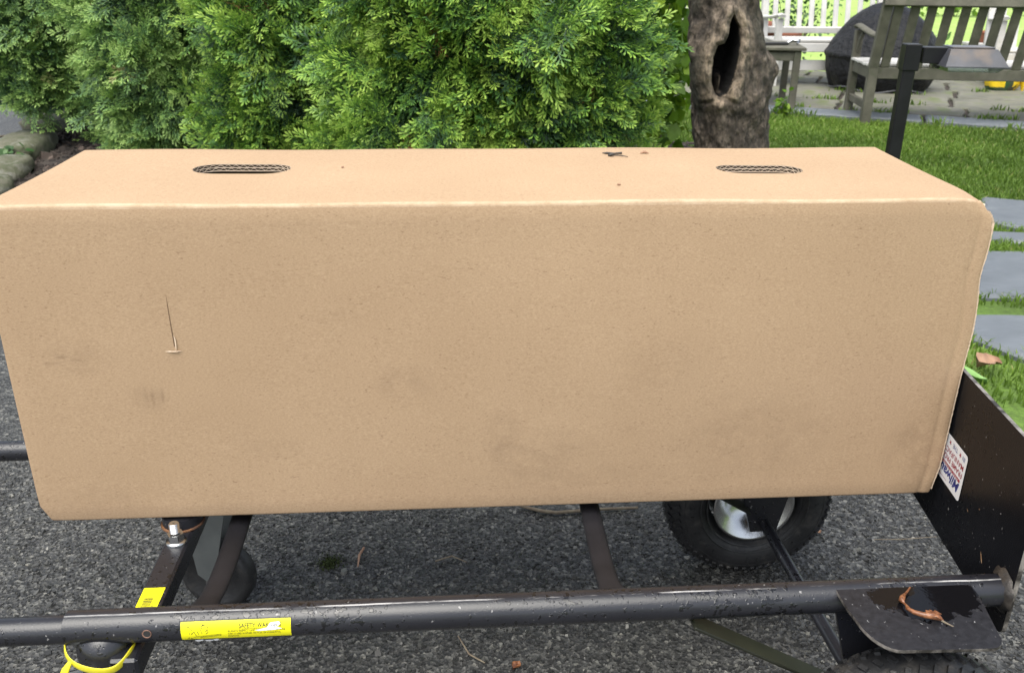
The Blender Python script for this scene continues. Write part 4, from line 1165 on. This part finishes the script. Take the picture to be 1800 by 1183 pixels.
# wheels, axle, braces, fenders
WA, WR = 1.045, .147
axz = WR
def wheel(bc, face):
    R_ = Matrix.Rotation(PI / 2, 4, 'X')          # local Z (lathe) -> -b
    w = bpy.data.objects.new('wheel', None); COL.objects.link(w); w.parent = cart; w.location = (WA, bc, axz)
    mb = MB()
    # pneumatic tyre cross-section
    pr = []
    for k in range(25):
        t = 2 * PI * k / 24
        pr.append((.108 + .0395 * math.cos(t) * (1.0 if math.cos(t) > 0 else .95), .041 * math.sin(t)))
    mb.lathe(pr[:-1], 96, 0, R_, close=True)
    for rr_, hh in ((.082, .0375), (.094, .0405), (.122, .0375)):
        for s_ in (-1, 1): mb.lathe([(rr_ - .0016, s_ * hh * .985), (rr_, s_ * (hh + .0016)), (rr_ + .0016, s_ * hh * .985)], 96, 0, R_)
    # raised sidewall characters, too worn to read
    for s_ in (-1, 1):
        for k in range(40):
            if k % 10 > 6: continue
            a = 2 * PI * k / 40; hgt = random.uniform(.003, .0045)
            M_ = R_ @ Matrix.Rotation(a, 4, 'Z') @ Matrix.Translation((.109, 0, s_ * .0408))
            mb.box((0, 0, 0), (hgt * 2, .004, .0022), 0, M_) if False else mb.add([tuple(M_ @ Vector((x_, y_, z_))) for x_ in (-hgt, hgt) for y_ in (-.002, .002) for z_ in (-.001, .001)], [(0, 1, 3, 2), (4, 6, 7, 5), (0, 4, 5, 1), (2, 3, 7, 6), (0, 2, 6, 4), (1, 5, 7, 3)])
    mb.build('tyre', M_RUBBER, w)
    mb = MB(); n = 56
    for k in range(n):
        for row, (t, sk) in enumerate(((-.95, .35), (-.5, -.3), (0, .3), (.5, -.3), (.95, .35))):
            a = 2 * PI * (k + .5 * (row % 2)) / n
            ang = t * .92
            rad = .108 + .0400 * math.cos(ang); h = .041 * math.sin(ang)
            M_ = R_ @ Matrix.Rotation(a, 4, 'Z') @ Matrix.Translation((rad, 0, h)) @ Matrix.Rotation(-ang, 4, 'Y') @ Matrix.Rotation(sk * 1.6, 4, 'X')
            L = .0062 if abs(t) > .8 else .0052
            V = [(x_, y_, z_) for x_ in (-.002, .0026) for y_ in (-.0031, .0031) for z_ in (-L, L)]
            mb.add([tuple(M_ @ Vector(v)) for v in V], [(0, 1, 3, 2), (4, 6, 7, 5), (0, 4, 5, 1), (2, 3, 7, 6), (0, 2, 6, 4), (1, 5, 7, 3)])
    tag(mb.build('tread', M_RUBBER, w), kind='stuff')
    mb = MB()
    for s_ in (-1, 1):
        pr = [(.0001, s_ * .008), (.030, s_ * .008), (.034, s_ * .012), (.045, s_ * .017), (.050, s_ * .027), (.060, s_ * .030), (.066, s_ * .036), (.0705, s_ * .037), (.0705, s_ * .033)]
        mb.lathe(pr, 64, 0, R_)
        mb.lathe([(.0001, s_ * .038), (.014, s_ * .038), (.017, s_ * .034), (.017, s_ * .006)], 28, 0, R_)
    mb.build('rim', M_ZINC, w)
    return w
wheel(.278, -1); wheel(-.282, 1)
mb = MB(); mb.tube([(WA, -.30, axz), (WA, .30, axz)], .0095, 18); mb.build('axle', M_PAINT, cart)
# axle brackets hanging from the rails, braces running forward
for s_, b_ in ((1, RB), (-1, FB)):
    mb = MB(); poly = [(WA - .075, .318), (WA + .06, .318), (WA + .022, .130), (WA - .022, .130)]
    V = [(x, b_ - .0025, z) for x, z in poly] + [(x, b_ + .0025, z) for x, z in poly]
    mb.add(V, [(0, 1, 2, 3), (7, 6, 5, 4), (0, 4, 5, 1), (1, 5, 6, 2), (2, 6, 7, 3), (3, 7, 4, 0)])
    mb.build('axle_bracket', M_PAINT, cart)
    mb = MB(); b2 = b_ + (.006 if s_ > 0 else -.006) 
    mb.bar((.80, b2, .302), (WA - .03, b2 - .01 * s_, .175), .030, .004, 0, .001, (0, 0, 1))
    mb.build('brace', pm('olive_black_strap', (.013, .014, .010), (.022, .023, .016), 16, .4, spec=.3), cart)

def fender(s_):
    bx = FB if s_ < 0 else RB
    poly = [(.966, .004), (.966, .045)]
    for k in range(9):
        t = PI / 2 * k / 8; poly.append((.966 + .034 * (1 - math.cos(t)) * 0.9 + .002, .060 + .047 * math.sin(t)))
    poly += [(1.085, .110)]
    for k in range(7):
        t = PI / 2 * k / 6; poly.append((1.095 + .018 * math.sin(t), .110 - .018 * (1 - math.cos(t))))
    poly += [(1.126, .030), (1.128, .004)]
    mb = MB(); n = len(poly)
    def zt(y): return .0165 - .10 * max(0, y - .05) ** 1.0 * .35
    V = [(x, s_ * y, zt(y)) for x, y in poly] + [(x, s_ * y, zt(y) - .004) for x, y in poly]
    F0 = list(range(n)); F1 = list(range(n, 2 * n))[::-1]
    sides = [(i, n + i, n + (i + 1) % n, (i + 1) % n) for i in range(n)]
    if s_ > 0: F0, F1 = F0[::-1], F1[::-1]; sides = [tuple(reversed(f)) for f in sides]
    # wet irregular patch as a shallow skin of water is in the material; build plate
    mb.add(V, [F0, F1]); mb.add(V, sides, 1)
    return mb.build('fender', [M_FEND, M_EDGE], cart, (0, bx, RZ))
def fender_mat():
    m = bpy.data.materials.new('wet_black_fender'); n, l, p = nodes_of(m)
    co = n.new('ShaderNodeTexCoord').outputs['Object']; sx = n.new('ShaderNodeSeparateXYZ'); l.new(co, sx.inputs[0])
    w = noise(n, l, co, 34, 5, .65); w2 = noise(n, l, co, 130, 3, .5)
    # puddle round the fallen blossom: ellipse about (1.07, -.035), broken edge
    dx = mth(n, l, 'DIVIDE', mth(n, l, 'SUBTRACT', sx.outputs[0], 1.064), .062); dy = mth(n, l, 'DIVIDE', mth(n, l, 'ADD', mth(n, l, 'ABSOLUTE', sx.outputs[1]), -.026), .042)
    d = mth(n, l, 'ADD', mth(n, l, 'MULTIPLY', dx, dx), mth(n, l, 'MULTIPLY', dy, dy))
    d = mth(n, l, 'ADD', d, mth(n, l, 'MULTIPLY', mth(n, l, 'SUBTRACT', w.outputs['Fac'], .5), 3.0))
    r = ramp(n, [(.86, 1.0), (.94, 0.0)]); l.new(d, r.inputs[0])
    b = ramp(n, [(.3, (.010, .010, .012)), (.7, (.021, .021, .025))]); l.new(w2.outputs['Fac'], b.inputs[0])
    sc = noise(n, l, co, 210, 2, .5); sr = ramp(n, [(.70, 0.0), (.73, 1.0)]); l.new(sc.outputs['Fac'], sr.inputs[0])
    col = mixc(n, l, mth(n, l, 'MULTIPLY', sr.outputs[0], .5), b.outputs[0], (.35, .35, .35))
    col = mixc(n, l, r.outputs[0], col, (.004, .004, .005)); l.new(col, p.inputs['Base Color'])
    rg = ramp(n, [(0, .45), (1, .07)]); l.new(r.outputs[0], rg.inputs[0]); l.new(rg.outputs[0], p.inputs['Roughness']); p.inputs['Specular IOR Level'].default_value = .3
    nb = bump(n, l, w2.outputs['Fac'], .15, .001); l.new(bump(n, l, r.outputs[0], .4, .0012, nb), p.inputs['Normal'])
    return m
M_FEND = fender_mat()
fender(-1); fender(1)

# dried blossom stuck to the wet fender
def blossom():
    o_ = cw(1.042, -.256, RZ + .0168)
    r = thing('dried_blossom', 'wet orange-brown dried blossom lying on the near wheel fender', 'blossom', o_, CY)
    mb = MB(); mb.tube([(.008, .029, .005), (.003, .024, .0045), (-.004, .018, .004)], [.0009, .0012, .0014], 8)
    mb.tube([(-.005, .0175, .0045), (-.0095, .012, .005), (-.0125, .008, .0045), (-.0115, .004, .004)], [.0016, .0034, .0032, .0012], 10)
    mb.tube([(-.0118, .006, .004), (-.0108, 0, .004), (-.0118, -.006, .0045)], [.0013, .0014, .0026], 8); mb.build('stalk', M_POD, r)
    mb = MB(); mb.tube([(-.0122, -.006, .0045), (-.009, -.0135, .0055), (-.001, -.019, .006), (.008, -.0205, .006), (.014, -.0215, .005), (.0185, -.026, .003)], [.0018, .0026, .0031, .0042, .0040, .0008], 10)
    for (x, y, a) in ((.009, -.017, .9), (.013, -.0185, .2), (.010, -.024, -.5), (.005, -.0165, 1.3)):
        c_, s_ = math.cos(a), math.sin(a)
        mb.tube([(x - .004 * c_, y - .004 * s_, .006), (x, y, .0092), (x + .007 * c_, y + .005 * s_, .005)], [(.0007, .0016), (.0007, .0032), (.0005, .001)], 8)
    mb.build('petals', M_POD, r)
    mb = MB(); mb.tube([(.0165, -.0255, .003), (.0205, -.0295, .0022), (.0255, -.0345, .0018)], [.0012, .001, .0006], 8); mb.build('stamen', M_TWIG, r)
blossom()

# yellow strap looped below the sleeve end
def strap():
    o_ = cw(0, 0, 0)
    r = thing('yellow_strap', 'yellow plastic strap looped under the left end of the front rail', 'strap', cw(.13, FB, .30), CY)
    pts = [(.106, -.185, .300), (.099, -.203, .308), (.102, -.225, .3085), (.109, -.237, .3035), (.122, -.2455, .2995), (.139, -.2495, .2960), (.153, -.2490, .2945), (.163, -.2440, .2955), (.171, -.2300, .300), (.170, -.2050, .296), (.150, -.178, .295), (.125, -.174, .297), (.106, -.185, .300)]
    sm = []
    for i in range(len(pts) - 1):
        p0, p1, p2, p3 = (Vector(pts[max(i - 1, 0)]), Vector(pts[i]), Vector(pts[i + 1]), Vector(pts[min(i + 2, len(pts) - 1)]))
        for k in range(4):
            t = k / 4; sm.append(.5 * (2 * p1 + (p2 - p0) * t + (2 * p0 - 5 * p1 + 4 * p2 - p3) * t * t + (3 * p1 - p0 - 3 * p2 + p3) * t ** 3))
    O_ = Vector((.13, FB, .30))
    mb = MB(); mb.tube([p - O_ for p in sm], [(.0052, .0010)] * len(sm), 8, caps=False); mb.build('loop', M_STRAP, r)
    mb = MB(); mb.tube([Vector(p) - O_ for p in ((.1135, -.2415, .3035), (.1085, -.2465, .2960), (.1020, -.2500, .2800), (.094, -.2520, .2550), (.088, -.25, .23))], [(.001, .0022), (.001, .0042), (.001, .0050), (.001, .0052), (.001, .004)], 8, up=(0, -1, .5)); mb.build('tail', M_STRAP, r)
strap()

# ------------------------------------------------------------------ cardboard box
BW, BD, BH, BZ = 1.203, .335, .4222, .3205
def box_body():
    root = thing('cardboard_box', 'long brown corrugated cardboard box with two hand holes lying on the cart', 'box', cw(.0, 0, BZ), CY)
    r = .0038
    def axis(L, step):
        k = max(2, round((L - 2 * r) / step)); mid = [r + (L - 2 * r) * i / k for i in range(1, k)]
        return [0, r * .45, r] + mid + [L - r, L - r * .45, L]
    xs, ys, zs = axis(BW, .022), axis(BD, .024), axis(BH, .02)
    xs = sorted(set([x for x in xs if not 1.172 < x < 1.196] + [1.174, 1.179, 1.183, 1.186, 1.189, 1.193]))
    def warp(p):
        x, y, z = p
        # rounded creases
        q = [min(max(x, r), BW - r), min(max(y, r), BD - r), min(max(z, r), BH - r)]
        d = Vector((x - q[0], y - q[1], z - q[2]))
        if d.length > 1e-9: d = d.normalized() * r
        x, y, z = Vector(q) + d
        fx, fz, fy = x / BW, z / BH, y / BD
        # outer silhouette measured on the photograph: small bulges of the panels
        lx = .0; 
        if fx < .5: x += (1 - fx / .5) ** 3 * (-.009 + .010 * max(0, 1 - fz / .055) + .004 * max(0, fz - .9) / .1)
        else:
            k = ((fx - .5) / .5) ** 3
            x += k * (.0030 * math.sin(PI * fz) + .0026 * math.exp(-((fz - .58) / .10) ** 2) - .006 * max(0, .10 - fz) / .1 - .014 * max(0, (fz - .925) / .075) ** 1.2 * (1 - .85 * fy) - .0035 * math.exp(-((fz - .76) / .06) ** 2))
        y -= (1 - fy) ** 2 * (.006 * math.sin(PI * fz) * math.sin(PI * fx) + .0016 * math.sin(9 * fx + 2) * math.sin(PI * fz))
        y += fy ** 2 * .006 * math.sin(PI * fz) + (1 - fy) ** 8 * .0016 * math.exp(-((p[0] - 1.186) / .0035) ** 2) * min(1, (1 - fz) * 20)
        z += fz ** 3 * (.003 * math.sin(PI * fy) * (math.sin(PI * fx) - .55) - .0028 * math.exp(-((fx - 1) / .02) ** 2) * (1 - fy) + .0012 * math.sin(17 * fx) * math.sin(5 * fx + 1))
        # knocked corner at bottom left, crushed right top corner
        k = math.exp(-((fx) / .02) ** 2 - (fz / .05) ** 2 - (fy / .2) ** 2); x += .002 * k; z += .001 * k
        k = math.exp(-((fx - 1) / .014) ** 2 - ((fz - 1) / .035) ** 2 - (fy / .12) ** 2); x -= .003 * k; y += .004 * k; z -= .003 * k
        return (x, y, z)
    slots = [(.253, .196, .065, .0335), (.9625, .178, .0625, .031)]
    slots = [(.2535, .196, .0645, .031), (.963, .178, .0615, .027)]
    def stadium(cx_, cy_, hx, hy, n=9):
        p = []
        for k in range(n + 1): t = -PI / 2 + PI * k / n; p.append((cx_ + hx - hy + hy * math.cos(t), cy_ + hy * math.sin(t)))
        m = 26
        for k in range(1, m): p.append((cx_ + hx - hy - 2 * (hx - hy) * k / m, cy_ + hy))
        for k in range(n + 1): t = PI / 2 + PI * k / n; p.append((cx_ - hx + hy + hy * math.cos(t), cy_ + hy * math.sin(t)))
        for k in range(1, m): p.append((cx_ - hx + hy + 2 * (hx - hy) * k / m, cy_ - hy))
        return p
    SL = [stadium(*s_) for s_ in slots]
    verts = {}; V = []; Fs = []
    def vid(p):
        k = tuple(round(q, 5) for q in p)
        if k not in verts: verts[k] = len(V); V.append(p)
        return verts[k]
    def face_grid(A_, B_, fn, flip):
        for i in range(len(A_) - 1):
            for j in range(len(B_) - 1):
                f = [vid(fn(A_[i], B_[j])), vid(fn(A_[i + 1], B_[j])), vid(fn(A_[i + 1], B_[j + 1])), vid(fn(A_[i], B_[j + 1]))]
                Fs.append(f[::-1] if flip else f)
    face_grid(xs, zs, lambda a, b: (a, 0, b), False)
    face_grid(xs, zs, lambda a, b: (a, BD, b), True)
    face_grid(ys, zs, lambda a, b: (0, a, b), True)
    face_grid(ys, zs, lambda a, b: (BW, a, b), False)
    face_grid(xs, ys, lambda a, b: (a, b, 0), True)
    # top with real openings
    def top_tris():
        pts = [Vector((a, b)) for a in xs for b in ys]
        def close(p): return any(abs(p.x - s_[0]) < s_[2] + .008 and abs(p.y - s_[1]) < s_[3] + .008 for s_ in slots)
        pts = [p for p in pts if not close(p)]; edges = []
        for sl in SL:
            n0 = len(pts); pts += [Vector(q) for q in sl]; edges += [(n0 + i, n0 + (i + 1) % len(sl)) for i in range(len(sl))]
        vo, eo, fo, *_ = delaunay_2d_cdt(pts, edges, [], 0, 1e-6)
        tr = []
        for f in fo:
            c_ = sum((vo[i] for i in f), Vector((0, 0))) / len(f)
            ok = True
            for (cx_, cy_, hx, hy) in slots:
                dx = max(abs(c_.x - cx_) - (hx - hy), 0)
                if math.hypot(dx, c_.y - cy_) < hy - 1e-5: ok = False
            if ok: tr.append(f)
        return vo, tr
    vo, tr = top_tris()
    for f in tr:
        ids = [vid((vo[i].x, vo[i].y, BH)) for i in f]
        a, b, c_ = (Vector((vo[i].x, vo[i].y)) for i in f[:3])
        if (b - a).cross(c_ - a) < 0: ids = ids[::-1]
        Fs.append(ids)
    mb = MB(); mb.add([warp(p) for p in V], Fs, 0, True); mb.build('carton', M_CARD, root)
    # inner liner of the lid, one board thickness below
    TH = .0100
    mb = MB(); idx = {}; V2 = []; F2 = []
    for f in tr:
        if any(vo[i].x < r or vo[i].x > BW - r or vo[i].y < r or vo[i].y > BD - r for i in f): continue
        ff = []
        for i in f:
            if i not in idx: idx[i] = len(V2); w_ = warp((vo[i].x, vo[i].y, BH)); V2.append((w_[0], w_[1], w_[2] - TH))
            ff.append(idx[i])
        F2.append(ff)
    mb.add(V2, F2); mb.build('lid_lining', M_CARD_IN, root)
    # fluted board edge round each hole: three liners, two waves, real ribbons with depth
    for si, sl in enumerate(SL):
        mb = MB()
        def dense(k):
            out = []
            n = len(sl)
            for i in range(n):
                a, b = Vector(sl[i]), Vector(sl[(i + 1) % n])
                for j in range(k): out.append(a.lerp(b, j / k))
            return out
        def layer(zoff, inset):
            path_ = dense(4); s_ = [0.0]
            cx_, cy_ = slots[si][0], slots[si][1] - (.006 if inset else 0)
            m = len(path_)
            for i in range(1, m + 1): s_.append(s_[-1] + (path_[i % m] - path_[i - 1]).length)
            def at(i, dz, out_=0.0):
                p = path_[i % m]; nx = (path_[(i + 1) % m] - path_[i - 1]).normalized(); nrm = Vector((nx.y, -nx.x))
                q = p + nrm * out_; w_ = warp((q.x, q.y - (.004 if inset else 0), BH)); return (w_[0], w_[1], w_[2] + zoff + dz)
            def ribbon(zf, h, mi):
                for i in range(m):
                    z_a, z_b = zf(s_[i]), zf(s_[i + 1])
                    A_ = [at(i, z_a - h), at(i + 1, z_b - h), at(i + 1, z_b + h), at(i, z_a + h)]
                    B_ = [at(i, z_a - h, .0009), at(i + 1, z_b - h, .0009), at(i + 1, z_b + h, .0009), at(i, z_a + h, .0009)]
                    mb.add(A_ + B_, [(0, 1, 2, 3), (3, 2, 6, 7), (1, 0, 4, 5)], mi)
            lam = .0102
            for zc in (-.0005, -.0052, -.0097): ribbon(lambda s: zc, .00045, 0)
            for zc, ph in ((-.00285, 0), (-.00745, 2.0)): ribbon(lambda s: zc + .0019 * (2 / PI) * math.asin(math.sin(2 * PI * s / lam + ph)), .00036, 0)
        layer(0, False)
        if si == 1: layer(-.0135, True)
        mb.build('hole_rim', M_CARD_EDGE, root)
    # torn slit in the front panel with its lifted paper lip
    mb = MB()
    def fp(x, z, o_=0.0):
        w_ = warp((x, 0, z - BZ)); return (w_[0], w_[1] - .0004 - o_, w_[2])
    for (mi, pts) in ((1, [(.1947, .636, 0), (.1953, .62, 0), (.1957, .60, 0), (.1962, .585, 0), (.1972, .568, 0), (.1958, .568, .0003), (.1952, .585, .0003), (.1949, .60, .0003), (.1946, .62, .0003)]),
                      (0, [(.1968, .583, .0004), (.1988, .578, .0012), (.1990, .571, .0016), (.1984, .564, .0014), (.1972, .563, .0004), (.1971, .575, .0003)]),
                      (0, [(.184, .5615, .0003), (.190, .5632, .0014), (.198, .5634, .0018), (.2055, .5622, .0003), (.198, .5616, .0022), (.190, .5612, .0018)]),
                      (1, [(.186, .5610, .0002), (.194, .5608, .0002), (.204, .5616, .0002), (.194, .5597, .0002)])):
        n = len(pts); mb.add([fp(x, z, o_) for x, z, o_ in pts], [list(range(n))], mi); mb.f[-1].reverse() if mi == 1 else None
    mb.build('tear', [M_CARD_EDGE, M_CARD_IN], root)
    # ragged side seam: edge of the glued flap at the right-hand corner
    mb = MB(); n = 150; V = []; Fs_ = []
    for i in range(n + 1):
        z = .006 + (BH - .02) * i / n; w_ = warp((BW, .0025, z))
        j = random.uniform(-.0004, .0004)
        V += [(w_[0] - .0006 + j, w_[1] + .0012, w_[2]), (w_[0] + .0018 + j, w_[1] - .0004, w_[2]), (w_[0] + .0018 + j, w_[1] + .0046, w_[2])]
    for i in range(n):
        a = i * 3; Fs_ += [(a, a + 1, a + 4, a + 3), (a + 1, a + 2, a + 5, a + 4), (a + 2, a, a + 3, a + 5)]
    mb.add(V, Fs_); mb.build('seam_edge', M_CARD_EDGE, root)
    # curled, split paper at the crushed upper right corner
    mb = MB()
    for (y0, z0_, L, up_) in ((.0, BH - .006, .012, .004), (.010, BH - .003, .010, .003), (.02, BH - .002, .009, .002)):
        w_ = Vector(warp((BW, y0, z0_))); P_ = []
        for i in range(6):
            t = i / 5 * PI; P_.append((w_.x - .003 + .004 * math.sin(t), w_.y + L * i / 5, w_.z - .003 + up_ * math.sin(t)))
        mb.tube(P_, [(.0006, .0022)] * 6, 8)
    mb.build('torn_corner', M_CARD_EDGE, root)
    return root, warp
BOX, WARP = box_body()
def on_lid(a, b): 
    w_ = WARP((a, b, BH)); return CO + CA * w_[0] + CB * w_[1] + Vector((0, 0, BZ + w_[2]))

# bits of plant litter on the lid
def litter(name, label, cat, pts, rad, mat, a, b):
    o_ = on_lid(a, b); r0 = MB(); r0.tube(pts, rad, 8); o = r0.build(name, mat, None, o_ + Vector((0, 0, .0012))); o.rotation_euler = (0, 0, CY); return tag(o, label, cat)
M_BLACKTWIG = pm('wet_black_twig', (.02, .016, .014), (.05, .04, .03), 90, .5)
litter('twig', 'dark twig lying on the lid near its back edge, longer of the two', 'twig', [(-.014, .004, 0), (-.008, 0, .0008), (.002, -.002, .0005), (.014, -.001, .001)], [.0006, .0016, .0012, .0016], M_BLACKTWIG, .772, .275)
litter('twig', 'thin crooked black twig lying just in front of the longer one on the lid', 'twig', [(-.010, .002, 0), (-.006, -.002, .002), (-.001, .001, .0006), (.008, -.002, .0006), (.016, -.010, .0004)], [.0022, .0022, .0008, .0008, .0005], M_BLACKTWIG, .774, .258)
litter('seed_husk', 'small brown husk lying on the lid right of the twigs', 'husk', [(-.006, 0, 0), (-.001, .002, .0018), (.002, .001, .0018), (.007, -.001, 0)], [.0004, .0022, .0022, .0004], M_LEAFDRY, .820, .277)
litter('seed_husk', 'tiny brown speck on the lid near the front middle', 'husk', [(-.002, 0, 0), (.002, .0005, 0)], [.0014, .001], M_LEAFDRY, .745, .075)
litter('seed_husk', 'tiny dark speck on the lid right of the left hand hole', 'husk', [(-.0016, 0, 0), (.002, .0005, 0)], [.0012, .0008], M_LEAFDRY, .387, .195)

# twigs and fragments on the asphalt
def ground_twig(label, pts, rad, mat=M_TWIG, name='twig', cat='twig'):
    p0 = Vector(pts[0]); mb = MB(); mb.tube([Vector(p) - p0 for p in pts], rad, 8); o = mb.build(name, mat, None, p0); return tag(o, label, cat)
ground_twig('grey forked twig on the asphalt behind the middle crossbar', [(.02, 1.505, .011), (.06, 1.488, .011), (.09, 1.481, .012), (.173, 1.496, .011), (.253, 1.504, .01)], [.003, .0038, .0036, .0032, .0028])
ground_twig('short reddish brown stalk on the asphalt left of the pale twig', [(-.268, 1.364, .009), (-.272, 1.338, .012), (-.27, 1.309, .009)], [.0022, .0026, .0012], M_LEAFDRY)
ground_twig('pale curved twig on the asphalt below the middle of the box', [(-.134, 1.327, .009), (-.104, 1.336, .014), (-.077, 1.325, .009)], [.0014, .0016, .0010])
ground_twig('bent tan stalk on the asphalt in front of the front rail', [(-.081, 1.134, .009), (-.061, 1.09, .012), (-.046, 1.082, .009), (-.036, 1.075, .009)], [.0010, .0016, .0014, .001])
ground_twig('long pale straw on the asphalt between far wheel and toe plate', [(.686, 1.408, .009), (.734, 1.405, .012), (.809, 1.419, .009)], [.0009, .0010, .0006])
ground_twig('dark twig lying at the far left near the mossy rocks', [(-3.13, 5.41, .012), (-3.02, 5.53, .012)], [.006, .005])
leaf('fallen_leaf', 'reddish scrap of leaf on the asphalt right of the far wheel', (.582, 1.424, .012), .3, .022, .014, M_LEAFDRY, .8)
leaf('fallen_leaf', 'orange leaf scrap at the bottom edge of the picture on the asphalt', (.012, 1.066, .012), 1.0, .020, .014, M_POD, .8)
# patch of moss in the asphalt
Pm = np.stack([-.323 + RNG.normal(0, .010, 420), 1.322 + RNG.normal(0, .010, 420), np.full(420, .006)], 1)
blades('moss', Pm, .005, .0012, tint_mat('dull_moss', [(0, (.02, .028, .008)), (1, (.06, .08, .022))], .9), 'small patch of green moss growing in the asphalt under the cart', 55, 0)
